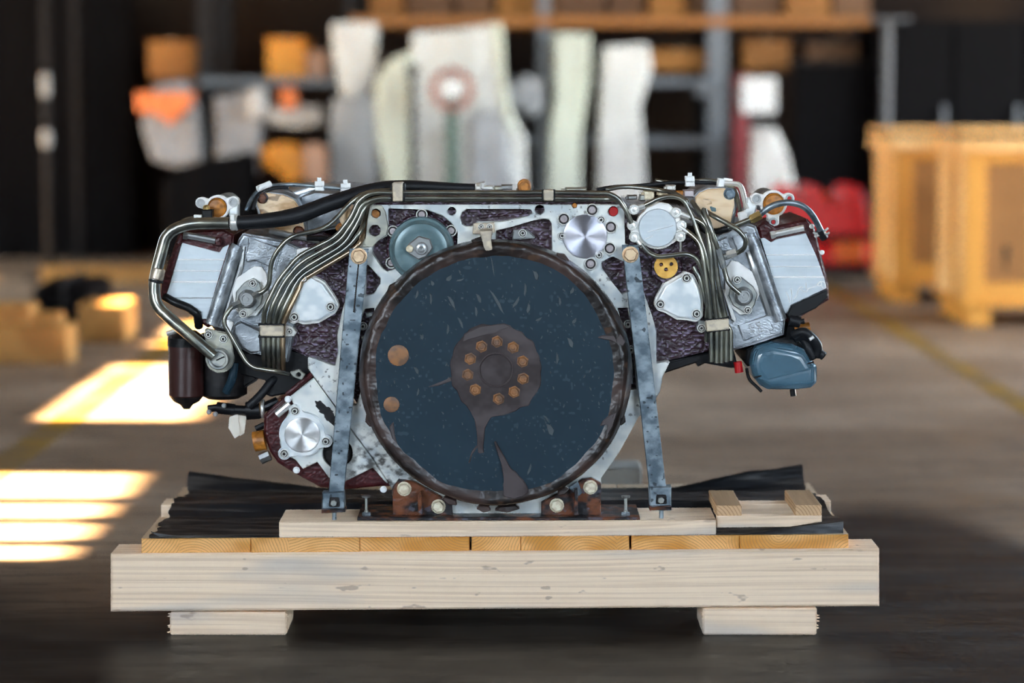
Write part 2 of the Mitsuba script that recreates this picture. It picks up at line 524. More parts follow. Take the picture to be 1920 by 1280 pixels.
# hall
def _floor(p, n, uv):
    a = fbm(p.x * 1.1, p.y * 2.4, 0.0, 4)
    b = fbm(p.x * 9, p.y * 45, 0.0, 3)
    c = fbm(p.x * 60, p.y * 160, 0.0, 2)
    k = mix([0.185, 0.132, 0.09], [0.28, 0.21, 0.15], smoothstep(0.3, 0.72, a))
    k = mix(k, [0.035, 0.029, 0.026], smoothstep(0.45, 0.75, b) * 0.4 + smoothstep(0.55, 0.8, c) * 0.15)
    edge = p.y - 0.45 - 0.9 * smoothstep(0.2, 0.9, p.x) * smoothstep(1.4, 0.9, p.x) - 0.9 * (fbm(p.x * 1.3, p.y * 1.3, 4.0, 3) - 0.5)  # uneven border of the painted foreground shade
    coat = mix([0.010, 0.0085, 0.0075], [0.026, 0.022, 0.018], smoothstep(0.35, 0.7, fbm(p.x * 3, p.y * 14, 1.0, 4)))  # coat: foreground shade painted into the floor colour
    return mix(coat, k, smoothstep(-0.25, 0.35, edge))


def _floor_r(p, n, uv):
    return 0.34 + 0.22 * fbm(p.x * 7, p.y * 25, 0.0, 3)


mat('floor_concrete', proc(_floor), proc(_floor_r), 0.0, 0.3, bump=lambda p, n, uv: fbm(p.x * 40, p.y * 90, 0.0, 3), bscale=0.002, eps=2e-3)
mat('line_yellow', blot([0.20, 0.112, 0.010], [0.15, 0.095, 0.035], 4, 3, 1), 0.5)
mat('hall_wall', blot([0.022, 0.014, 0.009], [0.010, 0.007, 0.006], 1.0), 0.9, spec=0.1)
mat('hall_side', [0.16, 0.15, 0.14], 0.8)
mat('roof_paint', [0.14, 0.135, 0.13], 0.8)
mat('rack_grey', [0.12, 0.135, 0.15], 0.5)
mat('rack_dark', [0.008, 0.008, 0.0085], 0.6, spec=0.2)
mat('column_red', [0.16, 0.006, 0.010], 0.5)
mat('rack_orange', [0.25, 0.085, 0.004], 0.5)
mat('carton', blot([0.30, 0.125, 0.022], [0.22, 0.085, 0.014], 2), 0.75)
mat('carton_brown', blot([0.13, 0.06, 0.022], [0.09, 0.04, 0.015], 2), 0.75)
mat('orange_box', [0.78, 0.30, 0.015], 0.5)
mat('orange_red_cloth', [0.70, 0.20, 0.06], 0.8)
mat('pink_carton', [0.50, 0.28, 0.18], 0.75)
mat('white_cover', blot([0.62, 0.62, 0.58], [0.50, 0.49, 0.47], 3), 0.75, two=True)
mat('cream_cover', blot([0.58, 0.61, 0.49], [0.53, 0.56, 0.47], 2), 0.75, two=True)
mat('grey_cover', blot([0.34, 0.35, 0.36], [0.25, 0.26, 0.27], 3), 0.75, two=True)
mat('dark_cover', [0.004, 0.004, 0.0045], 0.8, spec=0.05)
mat('tape', [0.55, 0.42, 0.25], 0.4)
mat('machine_red', [0.62, 0.006, 0.008], 0.4)
mat('machine_orange', [0.70, 0.13, 0.008], 0.45)
mat('sign_white', [0.62, 0.63, 0.62], 0.5)
mat('post_green', [0.02, 0.07, 0.05], 0.5)
mat('ring_red', [0.30, 0.13, 0.10], 0.5)
mat('prop_grey', [0.045, 0.052, 0.060], 0.5)
mat('collar_grey', [0.26, 0.27, 0.27], 0.5)

# ---------------------------------------------------------------- the hall
WL, WR, WB, WF, HZ = -7.0, 6.0, 11.0, -9.0, 6.5
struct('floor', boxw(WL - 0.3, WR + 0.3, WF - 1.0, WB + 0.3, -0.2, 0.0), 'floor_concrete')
for x0, x1, y0, y1 in ((-1.44, -1.34, -1.0, 10.8), (1.62, 1.71, 2.2, 10.8)):
    part('floor', 'painted_line', boxw(x0, x1, y0, y1, -0.001, 0.0015), 'line_yellow', label='yellow painted line')
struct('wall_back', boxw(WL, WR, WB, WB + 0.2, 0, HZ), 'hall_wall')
struct('wall_right', cat_([boxw(WR, WR + 0.2, WF, 1.8, 0, HZ), boxw(WR, WR + 0.2, 9.4, WB + 0.2, 0, HZ), boxw(WR, WR + 0.2, 1.8, 9.4, 4.2, HZ)]), 'hall_side')
struct('ceiling', boxw(WL - 0.2, WR + 0.2, WF, WB + 0.2, HZ, HZ + 0.15), 'roof_paint')


def wall_left():
    """Long wall pierced by a row of tall windows and, above them, narrow clerestory panes."""
    t0, t1 = WL - 0.06, WL
    holes = [(y, y + 2.1, 1.0, 3.5) for y in (6.8,)]
    for y0, y1 in ((0.70, 0.84), (0.93, 1.13), (1.22, 1.41), (1.51, 1.90), (2.98, 4.50), (5.25, 6.2)):
        holes.append((y0, y1, 4.62, 5.06))
    ys = sorted({WF, WB} | {h[0] for h in holes} | {h[1] for h in holes})
    zs = sorted({0.0, HZ} | {h[2] for h in holes} | {h[3] for h in holes})
    m = []
    for a, b in zip(ys, ys[1:]):
        run = None
        for c, d in zip(zs, zs[1:]):
            solid = not any(h[0] <= a and b <= h[1] and h[2] <= c and d <= h[3] for h in holes)
            if solid: run = (run[0], d) if run else (c, d)
            if not solid or d == zs[-1]:
                if run: m.append(boxw(t0, t1, a, b, *run))
                run = None
    return cat_(m)


struct('wall_left', wall_left(), 'hall_side')
# unseen wall behind the camera, window bands and blind middle shaped for the light
struct('wall_front', cat_([boxw(WL, WR, WF - 0.2, WF, 0, 1.4), boxw(WL, WR, WF - 0.2, WF, 4.4, HZ), boxw(-2.4, 2.2, WF - 0.2, WF, 1.4, 4.4)]), 'hall_side')


# ---------------------------------------------------------------- far side of the hall
def wx(px, py, Y):
    p = at(px, py, Y); return p[0], p[2]


def pbox(x0, y0, x1, y1, Y, d, c=0.0):
    X0, Z1 = wx(x0, y0, Y); X1, Z0 = wx(x1, y1, Y)
    return boxw(X0, X1, Y, Y + d, max(Z0, 0.0), Z1, c)


def carton(x0, y0, x1, y1, Y, d, m, label, group=None, name='cardboard_box', cat='box'):
    k = thing(name, label, cat, group)
    X0, Z1 = wx(x0, y0, Y); X1, Z0 = wx(x1, y1, Y)
    part(k, 'body', boxw(X0, X1, Y, Y + d, Z0, Z1 - 0.012, 0.006), m)
    part(k, 'lid_flap', boxw(X0 - 0.004, (X0 + X1) / 2 - 0.002, Y - 0.004, Y + d, Z1 - 0.012, Z1 - 0.004), m)
    part(k, 'lid_flap', boxw((X0 + X1) / 2 + 0.002, X1 + 0.004, Y - 0.004, Y + d, Z1 - 0.012, Z1 - 0.004), m)
    part(k, 'tape_strip', boxw((X0 + X1) / 2 - 0.025, (X0 + X1) / 2 + 0.025, Y - 0.006, Y + d, Z1 - 0.004, Z1), 'tape')
    return k


RY = 9.3                                           # front of the rack
rk = thing('pallet_rack', 'tall grey steel storage rack with orange top beam along the far wall', 'rack')
for px, w in ((85, 13), (385, 30), (655, 14), (1020, 22), (1345, 36)):
    X = wx(px, 180, RY)[0]; h = w * S(RY) / 2
    part(rk, 'post', boxw(X - h, X + h, RY, RY + 0.09, 0, 2.6), 'rack_grey' if px > 1000 else 'rack_dark')
    part(rk, 'post', boxw(X - h, X + h, RY + 0.95, RY + 1.04, 0, 2.6), 'rack_dark')
    part(rk, 'foot_plate', boxw(X - h - .03, X + h + .03, RY - .03, RY + .12, 0, 0.012), 'rack_grey')
xa, xb = wx(372, 100, RY)[0], wx(1636, 100, RY)[0]
for y0, y1, m, X0, X1 in ((30, 50, 'rack_orange', wx(655, 0, RY)[0], xb), (146, 160, 'rack_grey', xa, wx(1360, 0, RY)[0]), (258, 272, 'rack_grey', wx(640, 0, RY)[0], wx(1360, 0, RY)[0])):
    z1, z0 = wx(960, y0, RY)[1], wx(960, y1, RY)[1]
    part(rk, 'beam', boxw(X0, X1, RY - 0.02, RY, z0, z1), m)
    part(rk, 'beam', boxw(X0, X1, RY + 1.04, RY + 1.06, z0, z1), m)
    part(rk, 'shelf_deck', boxw(X0, X1, RY, RY + 1.04, z1 - 0.04, z1 - 0.015), 'rack_dark')
zc = wx(960, 165, RY)[1]
part(rk, 'bracket', pbox(1305, 146, 1340, 180, RY - 0.04, 0.05), 'rack_grey', label='pale grey clamp on the post')
for z in np.arange(0.5, 2.5, 0.45):
    for px in (1020, 1345):
        X = wx(px, 180, RY)[0]
        part(rk, 'brace', boxw(X - .012, X + .012, RY + .09, RY + .95, z, z + .03), 'rack_dark')

# boxes along the top shelf
ORD = ['first', 'second', 'third', 'fourth', 'fifth', 'sixth', 'seventh', 'eighth', 'ninth', 'tenth', 'eleventh']
xs = [690, 760, 850, 930, 1040, 1140, 1215, 1290, 1375, 1470, 1560, 1635]
for i, (a, b) in enumerate(zip(xs, xs[1:])):
    carton(a + 3, -60, b - 5, 29.5, RY + 0.12 + 0.02 * (i % 3), 0.6, 'carton_brown' if i % 3 else 'carton', f'brown cardboard box on the top rack shelf, {ORD[i]} from the left', 'boxes in a row on the top rack shelf')
carton(278, 75, 362, 147, RY + 0.1, 0.5, 'carton', 'orange-brown box standing alone left of the black rack post', None)
carton(500, 70, 572, 147, RY + 0.1, 0.5, 'orange_box', 'bright orange box on the shelf beside the white hanging cover', None)
carton(576, 95, 612, 147, RY + 0.1, 0.4, 'pink_carton', 'small pinkish carton right of the bright orange box', None)
carton(1395, 72, 1480, 132, RY + 0.1, 0.5, 'carton', 'brown carton above the white sign, left of its pair')
carton(1512, 80, 1608, 132, RY + 0.1, 0.5, 'carton_brown', 'dim brown carton above the red machine, right of its pair')
carton(1218, 92, 1330, 133, RY + 0.1, 0.5, 'carton', 'flat orange-brown carton left of the thick grey rack post')


def drape(name, pts, Y, d, m, label, cat='cover', r=8, group=None):
    """A hanging cloth: outline in pixels, folds pushed in and out, real thickness."""
    if Y < RY: Y = min(Y, RY - d - 0.045)
    g = P(pts, r)
    w = Polygon([at(x, y, Y)[[0, 2]] for x, y in g.exterior.coords]).buffer(0)
    mm = cat_(extw(w, Y, Y + d, 0.02))
    mm = mm.subdivide_to_size(0.07) if hasattr(mm, 'subdivide_to_size') else mm
    v = np.array(mm.vertices)
    v[:, 1] += 0.02 * (meshkit.fbm(v * np.array([9, 1, 2.0]), 3, 3) - 0.5) * 2
    v[:, 2] = np.maximum(v[:, 2], 0.0)
    return solo(name, trimesh.Trimesh(v, mm.faces, process=False), m, label, cat, smooth=40, group=group)


drape('hanging_cover', [(620, 42), (707, 42), (706, 120), (690, 170), (668, 182), (640, 180), (624, 110)], RY - 0.12, 0.08, 'white_cover', 'small white cloth hanging between the orange box and the big white cover')
drape('grey_cover_sheet', [(622, 185), (700, 175), (705, 340), (700, 530), (615, 530)], RY - 0.3, 0.1, 'grey_cover', 'dim grey sheet hanging below the small white cloth')
drape('white_panel_sheet', [(735, 108), (775, 95), (775, 530), (735, 530), (720, 330), (707, 260), (702, 150)], RY - 0.58, 0.12, 'cream_cover', 'pale narrow sheet at the left edge of the big white cover')
drape('machine_cover', [(772, 60), (850, 55), (940, 42), (948, 150), (955, 195), (985, 260), (990, 530), (770, 530)], RY - 0.25, 0.25, 'white_cover', 'large white cover draped over a machine in front of the far rack')
drape('cream_edge_sheet', [(920, 44), (943, 44), (947, 150), (956, 195), (972, 250), (955, 255), (935, 190), (925, 120)], RY - 0.50, 0.05, 'cream_cover', 'cream strip of cloth at the right edge of the big white cover')
drape('shadow_cover', [(880, 215), (935, 205), (955, 265), (965, 530), (880, 530)], RY - 0.50, 0.05, 'grey_cover', 'grey sheet standing in for shade low on the big white cover')  # separate sheet added for the shaded part of the cover
drape('tall_cover', [(1035, 62), (1108, 62), (1106, 150), (1090, 250), (1085, 530), (1020, 530), (1032, 240), (1040, 180)], RY - 0.2, 0.15, 'cream_cover', 'tall cream cover right of the thin grey rack post')
drape('folded_cover', [(1130, 88), (1216, 80), (1222, 130), (1200, 200), (1205, 260), (1222, 530), (1118, 530), (1122, 240)], RY - 0.2, 0.15, 'white_cover', 'white folded cover left of the flat orange carton')
drape('grey_bag', [(265, 235), (290, 160), (345, 150), (370, 205), (378, 300), (330, 315), (285, 300)], RY - 0.15, 0.15, 'grey_cover', 'grey bag slumped on the rack left of the black post')
drape('orange_sheet', [(254, 172), (368, 172), (360, 198), (318, 236), (296, 214), (256, 210)], RY - 0.255, 0.04, 'orange_red_cloth', 'orange-red cloth hanging over the grey bag', r=4)
drape('grey_sack', [(400, 182), (470, 170), (490, 240), (480, 335), (405, 335)], RY - 0.12, 0.12, 'grey_cover', 'grey sack right of the black rack post')
drape('beige_bundle', [(495, 200), (545, 195), (600, 200), (605, 232), (560, 240), (500, 232)], RY - 0.12, 0.1, 'white_cover', 'beige bundle lying under the bright orange box')
drape('orange_pouch', [(522, 165), (556, 165), (558, 205), (522, 205)], RY - 0.22, 0.05, 'orange_red_cloth', 'small orange pouch above the beige bundle')
drape('pink_roll', [(466, 165), (498, 165), (500, 220), (468, 222)], RY - 0.25, 0.06, 'white_cover', 'pale roll standing against the grey sack')
drape('grey_blower', [(952, 165), (985, 140), (1018, 150), (1018, 205), (1000, 222), (975, 200), (955, 195)], RY - 0.15, 0.12, 'grey_cover', 'dark grey blower between the big white cover and the grey post')
drape('orange_bag', [(490, 275), (525, 268), (560, 270), (575, 300), (568, 340), (540, 345), (525, 325), (495, 310)], RY - 0.14, 0.12, 'orange_box', 'crumpled orange bag low on the rack')
drape('pink_bag', [(570, 268), (612, 272), (615, 345), (572, 345)], RY - 0.34, 0.1, 'pink_carton', 'dull pink bag right of the crumpled orange bag')
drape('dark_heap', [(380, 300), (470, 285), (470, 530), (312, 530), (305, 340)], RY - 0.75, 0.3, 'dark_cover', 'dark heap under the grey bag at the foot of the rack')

# ring and posts in front of the covers
rg = thing('valve_wheel', 'reddish ring wheel on a dark green post before the white cover', 'valve wheel')
c = at(847, 168, RY - 0.75)
a = np.linspace(0, 2 * np.pi, 41)[:-1]
ringp = np.c_[c[0] + 0.10 * np.cos(a), np.full(40, c[1]), c[2] + 0.10 * np.sin(a)]
part(rg, 'rim', sweep(np.vstack([ringp, ringp[:1]]), 0.022, 10, False), 'ring_red', True)
part(rg, 'hub', lathe(c + [0, -.02, 0], (0, 1, 0), [(0, 0.03), (0.005, 0.045), (0.05, 0.045)], 16), 'white_plastic')
for t in (0, 2.09, 4.19):
    part(rg, 'spoke', sweep([c, c + [0.1 * math.sin(t), 0, 0.1 * math.cos(t)]], 0.009, 8), 'ring_red')
part(rg, 'post', lathe([c[0], c[1] + 0.05, 0], (0, 0, 1), [(0, 0.09), (0.02, 0.09), (0.02, 0.034), (c[2] - 0.02, 0.034), (c[2], 0.03)], 16), 'post_green')
c = at(773, 130, RY - 0.95)
pp = thing('dark_pipe_stand', 'thin black stand before the pale narrow sheet', 'stand')
part(pp, 'pole', lathe([c[0], c[1], 0], (0, 0, 1), [(0, 0.02), (c[2], 0.02), (c[2] + .01, 0.01)], 12), 'rack_dark')
part(pp, 'foot', lathe([c[0], c[1], 0], (0, 0, 1), [(0, 0.14), (0.02, 0.13), (0.03, 0.03)], 20), 'rack_dark')
part(pp, 'cap', lathe(c, (0, 0, 1), [(-0.02, 0.035), (0.02, 0.035), (0.03, 0.01)], 12), 'rack_dark')

# red column with a white notice and a white bag
rs = thing('red_column', 'dark red upright right of the thick grey rack post', 'column')
part(rs, 'shaft', pbox(1378, 140, 1402, 506, RY - 0.3, 0.1, 0.006), 'column_red')
part(rs, 'foot_plate', pbox(1366, 500, 1414, 512, RY - 0.36, 0.22, 0.002), 'column_red')
sg = thing('notice_board', 'blank white square notice fixed beside the dark red upright', 'sign')
part(sg, 'panel', pbox(1391, 145, 1455, 213, RY - 0.34, 0.02, 0.004), 'sign_white')
part(sg, 'bracket', pbox(1384, 170, 1396, 190, RY - 0.33, 0.06, 0.002), 'rack_grey')
drape('white_bag', [(1410, 238), (1455, 240), (1478, 290), (1490, 350), (1492, 530), (1408, 530), (1406, 300)], RY - 0.31, 0.2, 'white_cover', 'big white bag standing under the white notice', 'bag')

# dark cabinet behind the crates
cb = thing('dark_cabinet', 'near-black tall cabinet behind the two wooden crates', 'cabinet')
X0, _ = wx(1648, 200, RY - 0.25); X1, _ = wx(2060, 200, RY - 0.25)
part(cb, 'body', boxw(X0, X1, RY - 0.25, RY + 0.6, 0, wx(1700, 42, RY)[1], 0.01), 'dark_cover')
for i in range(3):
    w = (X1 - X0) / 3
    part(cb, 'door', boxw(X0 + i * w + .01, X0 + (i + 1) * w - .01, RY - 0.27, RY - 0.25, 0.1, wx(1700, 50, RY)[1]), 'dark_cover')
    part(cb, 'handle', boxw(X0 + (i + 1) * w - .06, X0 + (i + 1) * w - .04, RY - 0.30, RY - 0.27, 0.8, 0.95), 'rack_grey')
cp = thing('steel_prop', 'slim grey steel prop standing before the dark cabinet', 'prop')
c = at(1664, 40, RY - 0.55)
part(cp, 'pole', lathe([c[0], c[1], 0], (0, 0, 1), [(0, 0.035), (c[2] - .75, 0.035), (c[2] - .75, 0.026), (c[2], 0.026)], 14), 'prop_grey')
part(cp, 'head_plate', boxw(c[0] - 0.10, c[0] + 0.12, c[1] - .06, c[1] + .06, c[2], c[2] + 0.02), 'prop_grey')
part(cp, 'foot_plate', boxw(c[0] - 0.08, c[0] + 0.08, c[1] - .08, c[1] + .08, 0, 0.012), 'prop_grey')
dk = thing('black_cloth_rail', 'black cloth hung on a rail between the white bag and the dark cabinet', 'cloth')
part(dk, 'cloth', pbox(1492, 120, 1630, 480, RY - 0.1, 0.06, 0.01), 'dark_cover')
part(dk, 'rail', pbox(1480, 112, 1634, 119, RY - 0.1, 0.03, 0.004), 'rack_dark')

# red machine
rm = thing('red_machine', 'bright red machine with toothed top beside the left wooden crate', 'machine')
Y = 8.2
part(rm, 'body', ext(P([(1440, 385), (1462, 380), (1470, 352), (1490, 350), (1500, 378), (1512, 378), (1520, 350), (1538, 352), (1550, 385), (1575, 382), (1590, 352), (1612, 350), (1625, 380), (1630, 440), (1440, 440)], 5), Y, Y + 0.5, 8), 'machine_red')
part(rm, 'lower_drum', lathe(at(1450, 482, Y + 0.12), (1, 0, 0), [(0, 0.08), (0.01, 0.105), (0.58, 0.105), (0.59, 0.08)], 24), 'machine_red', 40)
part(rm, 'axle', lathe(at(1440, 450, Y + 0.1), (1, 0, 0), [(0, 0.04), (0.62, 0.04)], 16), 'black_paint')
part(rm, 'base_frame', pbox(1430, 497, 1632, 520, Y + 0.0, 0.45, 0.01), 'black_paint')
part(rm, 'orange_guard', pbox(1568, 455, 1622, 490, Y - 0.02, 0.05, 0.01), 'machine_orange')
part(rm, 'orange_flap', pbox(1490, 362, 1570, 392, Y + 0.51, 0.02, 0.01), 'machine_orange')


# wooden crates
def crate(X0, X1, Y0, Y1, z1, label, mark=False):
    k = thing('wooden_crate', label, 'crate')
    b = 0.11                                       # pallet height
    part(k, 'body', boxw(X0 + .02, X1 - .02, Y0 + .02, Y1 - .02, b, z1 - 0.06), 'crate_panel', label='dull orange plywood panels')
    for y in (Y0, Y1 - 0.02):                      # battens, front and back
        s = 1 if y == Y0 else 1
        for x in (X0, (X0 + X1) / 2 - .045, X1 - .09):
            part(k, 'batten', boxw(x, x + .09, y, y + .02, b, z1 - 0.06, 0.003), 'crate_wood')
        part(k, 'batten', boxw(X0 + .09, X1 - .09, y, y + .02, b, b + .08, 0.003), 'crate_wood')
        part(k, 'batten', boxw(X0 + .09, X1 - .09, y, y + .02, z1 - .15, z1 - .06, 0.003), 'crate_wood')
    for x in (X0, X1 - .02):                       # side planks, paler than the front: side light painted in
        n = 4
        w = (Y1 - Y0 - .04) / n
        for i in range(n):
            part(k, 'side_plank', boxw(x, x + .02, Y0 + .02 + i * w + .004, Y0 + .02 + (i + 1) * w - .004, b, z1 - .06, 0.003), 'crate_pale' if i != 1 else 'crate_wood')
    part(k, 'lid', boxw(X0 - .03, X1 + .03, Y0 - .03, Y1 + .03, z1 - .025, z1, 0.004), 'crate_pale')
    part(k, 'lid_gap', boxw(X0 - .005, X1 + .005, Y0 - .005, Y1 + .005, z1 - .045, z1 - .025), 'rack_dark', label='dark strip under the lid')
    for y in (Y0 - .03, Y1):
        part(k, 'lid_rim', boxw(X0 - .03, X1 + .03, y, y + .03, z1 - .10, z1 - .045, 0.003), 'crate_pale')
    for x in (X0 - .03, X1):
        part(k, 'lid_rim', boxw(x, x + .03, Y0, Y1, z1 - .10, z1 - .045, 0.003), 'crate_pale')
    for x in (X0 + .02, (X0 + X1) / 2 - .05, X1 - .12):
        part(k, 'runner', boxw(x, x + .1, Y0 + .01, Y1 - .01, 0.0, 0.085, 0.004), 'crate_wood')
    part(k, 'base_board', boxw(X0 - .01, X1 + .01, Y0 - .02, Y1 + .02, 0.085, b, 0.003), 'crate_wood')
    if mark:
        c = np.array([X0 + 0.185, Y0 + .0195, 0.30])
        part(k, 'stencil_mark', cat_([boxw(c[0] - .014, c[0] + .014, c[1] - .001, c[1] + .001, c[2] + .0, c[2] + .05), boxw(c[0] - .005, c[0] + .005, c[1] - .001, c[1] + .001, c[2] - .04, c[2]), boxw(c[0] - .016, c[0] + .016, c[1] - .001, c[1] + .001, c[2] - .05, c[2] - .04)]), 'rack_dark', label='small black stencil mark')


crate(1.975, 3.0, 6.05, 6.75, 0.862, 'big lidded wooden crate at the right edge with a small black stencil', True)
crate(1.855, 2.75, 7.26, 7.92, 0.845, 'lidded wooden crate standing behind the stencilled one')

# timbers on the floor at the left
def timber(x0, y0, x1, y1, Y, d, label, m='lumber', group=None, name='timber'):
    X0, Z1 = wx(x0, y0, Y); X1, Z0 = wx(x1, y1, Y)
    return solo(name, boxw(X0, X1, Y, Y + d, max(Z0, 0), Z1, 0.006), m, label, 'timber', group=group)


def ground_Y(py):
    return atz(960, py)[1]


Yb = ground_Y(531)
timber(75, 501, 300, 531, Yb, 0.12, 'long warm-coloured board lying on the floor by the dark heap')
Yt = ground_Y(683)
timber(-150, 612, 128, 683, Yt, 0.2, 'thick timber nearest on the left, low in the floor stack')
zt = wx(0, 612, Yt)[1]
timber(-60, 572, 58, 612, Yt + 0.02, 0.16, 'short timber piled on the thick one')
timber(60, 588, 112, 612, Yt + 0.06, 0.12, 'small offcut beside the short timber')
Yu = ground_Y(642)
timber(146, 570, 236, 642, Yu, 0.3, 'square timber end right of the thick timber', name='timber_block')
dt = thing('tarp_bundle', 'black bundle lying behind the timber stack', 'bundle')
g = boxw(*(wx(62, 600, Yu + .4)[0], wx(178, 600, Yu + .4)[0]), Yu + .4, Yu + .9, 0, wx(0, 532, Yu + .4)[1], 0.03)
g = g.subdivide().subdivide().subdivide()
v = np.array(g.vertices); v += 0.03 * (meshkit.fbm(v * 8, 3, 5)[:, None] - 0.5) * np.array([1, 1, 1.0]); v[:, 2] = np.maximum(v[:, 2], 0)
part(dt, 'cloth', trimesh.Trimesh(v, g.faces, process=False), 'dark_cover', 40)
part(dt, 'strap', boxw(wx(115, 600, Yu + .385)[0], wx(122, 600, Yu + .385)[0], Yu + .375, Yu + .9, 0, wx(0, 528, Yu + .4)[1] + .01), 'rack_dark')
for px, y0, y1, w in ((85, 150, 310, 9),):
    st = thing('lamp_stand', 'thin pale pole standing in the dark left part of the hall', 'pole')
    c = at(px, y0, RY - 0.5)
    part(st, 'pole', lathe([c[0], c[1], 0], (0, 0, 1), [(0, 0.016), (c[2], 0.016)], 12), 'rack_dark')
    part(st, 'collar', lathe([c[0], c[1], c[2] - .09], (0, 0, 1), [(0, 0.024), (.12, 0.024)], 12), 'collar_grey')
    part(st, 'collar', lathe([c[0], c[1], at(px, 275, RY - .5)[2]], (0, 0, 1), [(0, 0.026), (.09, 0.026)], 12), 'collar_grey')
    part(st, 'foot', lathe([c[0], c[1], 0], (0, 0, 1), [(0, 0.15), (0.015, 0.14), (0.02, 0.02)], 20), 'rack_dark')
# dark stores filling the left of the rack
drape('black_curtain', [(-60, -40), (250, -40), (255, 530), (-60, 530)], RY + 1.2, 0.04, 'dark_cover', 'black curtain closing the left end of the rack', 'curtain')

# ---------------------------------------------------------------- the engine
E = thing('engine', 'wide flat diesel engine with a round dark-blue wrapped flywheel strapped on the pallet', 'engine')


def ep(name, mesh, m, smooth=False, label=None, kind=None, parent=None, **kw):
    return part(parent or E, name, mesh, m, smooth, label, kind, **kw)




def cap_screw(x, y, Y, r, h=7, parent=None):
    """Pale washer, black discs for shade in the gaps, cap screw with its socket."""
    ep('washer', front(x, y, Y, [(0, r), (1.6, r), (2.4, r * 0.93), (2.4, r * 0.76), (0.6, r * 0.74)], 20), 'bright_steel', parent=parent)
    ep('screw_shade', cat_([front(x, y, Y, [(0.4, r * 0.76), (0.9, r * 0.76), (0.9, 0)], 16), front(x, y, Y, [(h - 2.2, r * 0.36), (h - 2.0, r * 0.36), (h - 2.0, 0)], 12)]), 'black_iron', parent=parent)  # black discs paint shade into the washer gap and the socket
    ep('cap_screw', front(x, y, Y, [(0.5, r * 0.58), (h - 1, r * 0.58), (h, r * 0.50), (h, r * 0.33), (h - 2.6, r * 0.30)], 18), 'bright_steel', parent=parent)


def stud(x, y, Y, r, h=6, name='boss_bolt', parent=None):
    """Bolt head sitting in a turned boss."""
    ep('boss_ring', front(x, y, Y, [(0, r), (h, r), (h + 1, r * 0.93), (h + 1, r * 0.82), (h - 4, r * 0.78)], 22), 'bright_steel', parent=parent)
    ep('boss_shade', front(x, y, Y, [(h - 4.2, r * 0.80), (h - 3.6, r * 0.80), (h - 3.6, 0)], 18), 'black_iron', parent=parent)  # black disc: shade painted into the gap around the bolt head
    ep(name, front(x, y, Y, [(h - 4, r * 0.60), (h - 0.5, r * 0.60), (h + 1, r * 0.50), (h + 1, r * 0.24), (h + 0.2, r * 0.18), (h + 0.2, 0)], 18), 'pink_steel', parent=parent)


FW = (929, 702, 256)                               # flywheel in px

# castings behind the front
def body(pts, y0, y1, m, name='crankcase', r=8):
    return ep(name, ext(P(pts, r), y0, y1, 4), m)


body([(352, 470), (440, 446), (680, 402), (1180, 402), (1420, 446), (1520, 470), (1530, 540), (1460, 640), (1235, 672), (1110, 890), (755, 890), (640, 690), (420, 640), (360, 570)], 0.27, 1.10, 'black_iron')
# wrinkle-painted casing, seen through the windows of the front plate
ep('casing', ext(P([(545, 452), (600, 440), (668, 470), (694, 390), (1168, 390), (1195, 468), (1205, 452), (1290, 436), (1330, 500), (1338, 640), (1328, 658), (1233, 681), (1105, 896), (752, 896), (628, 687), (577, 669), (540, 652), (536, 560)], 4), 0.028, 0.28, 3), 'wrinkle_paint', 30)

# front plate
outer = P([(692, 384), (1160, 383), (1171, 394), (1172, 456), (1198, 470), (1206, 545), (1221, 587), (1231, 620), (1231, 681), (1257, 676), (1242, 708), (1238, 733), (1224, 758), (1197, 782), (1181, 812), (1160, 850), (1127, 896), (1127, 964), (738, 964), (735, 917), (698, 857), (657, 802), (631, 764), (589, 707), (577, 690), (577, 669), (628, 686), (633, 662), (632, 628), (641, 583), (654, 543), (662, 500), (663, 465), (672, 455), (688, 444)], 2)
hA = P([(728, 391), (768, 392), (802, 394), (830, 405), (846, 418), (858, 437), (856, 470), (800, 520), (765, 520), (757, 507), (748, 496), (736, 506), (726, 509), (717, 503), (698, 474), (699, 462), (709, 452), (726, 442), (728, 430)], 3)
hC = P([(687, 493), (713, 522), (713, 531), (700, 551), (685, 555)], 2.5)
hD = P([(684, 579), (702, 577), (699, 640), (686, 700), (668, 760), (660, 760), (670, 660), (676, 600)], 2)
hE = P([(863, 408), (867, 397), (876, 392), (978, 392), (996, 393), (998, 400), (990, 405), (940, 415), (895, 416), (884, 424), (872, 424), (865, 418)], 4)
hF = P([(930, 432), (960, 425), (997, 414), (1018, 410), (1030, 412), (1034, 420), (1035, 470), (1000, 480), (930, 470)], 3)
hG = P([(1128, 492), (1140, 484), (1150, 481), (1172, 492), (1176, 548), (1166, 551), (1150, 532), (1129, 503)], 3)
hH = P([(1158, 577), (1177, 577), (1184, 620), (1190, 680), (1194, 730), (1180, 730), (1174, 660), (1164, 600)], 2)
holes = unary_union([hA, hC, hD, hE, hF, hG, hH, C(847, 396, 8), C(1012, 393, 9), C(1077, 385, 5), C(1150, 396, 9.5), C(FW[0], FW[1], 236, 40), C(1107, 493, 9), C(705, 400, 9.5), C(703, 432, 11.5)])
ep('front_plate', ext(outer.difference(holes), 0.0, 0.03, 1.6), 'machined_aluminium')
ep('red_plug', front(1150, 396, 0.012, [(0, 9), (4, 9), (6, 8), (6, 0)], 20), 'red_cap', label='red round plug')
ep('small_plug', front(1077, 385, 0.01, [(0, 5), (3, 5), (5, 3.5), (5, 0)], 12), 'amber_cap')
ep('slot_rib', ext(P([(895, 404), (990, 396), (990, 400), (900, 410)]), 0.022, 0.04, 1.5), 'wrinkle_paint')

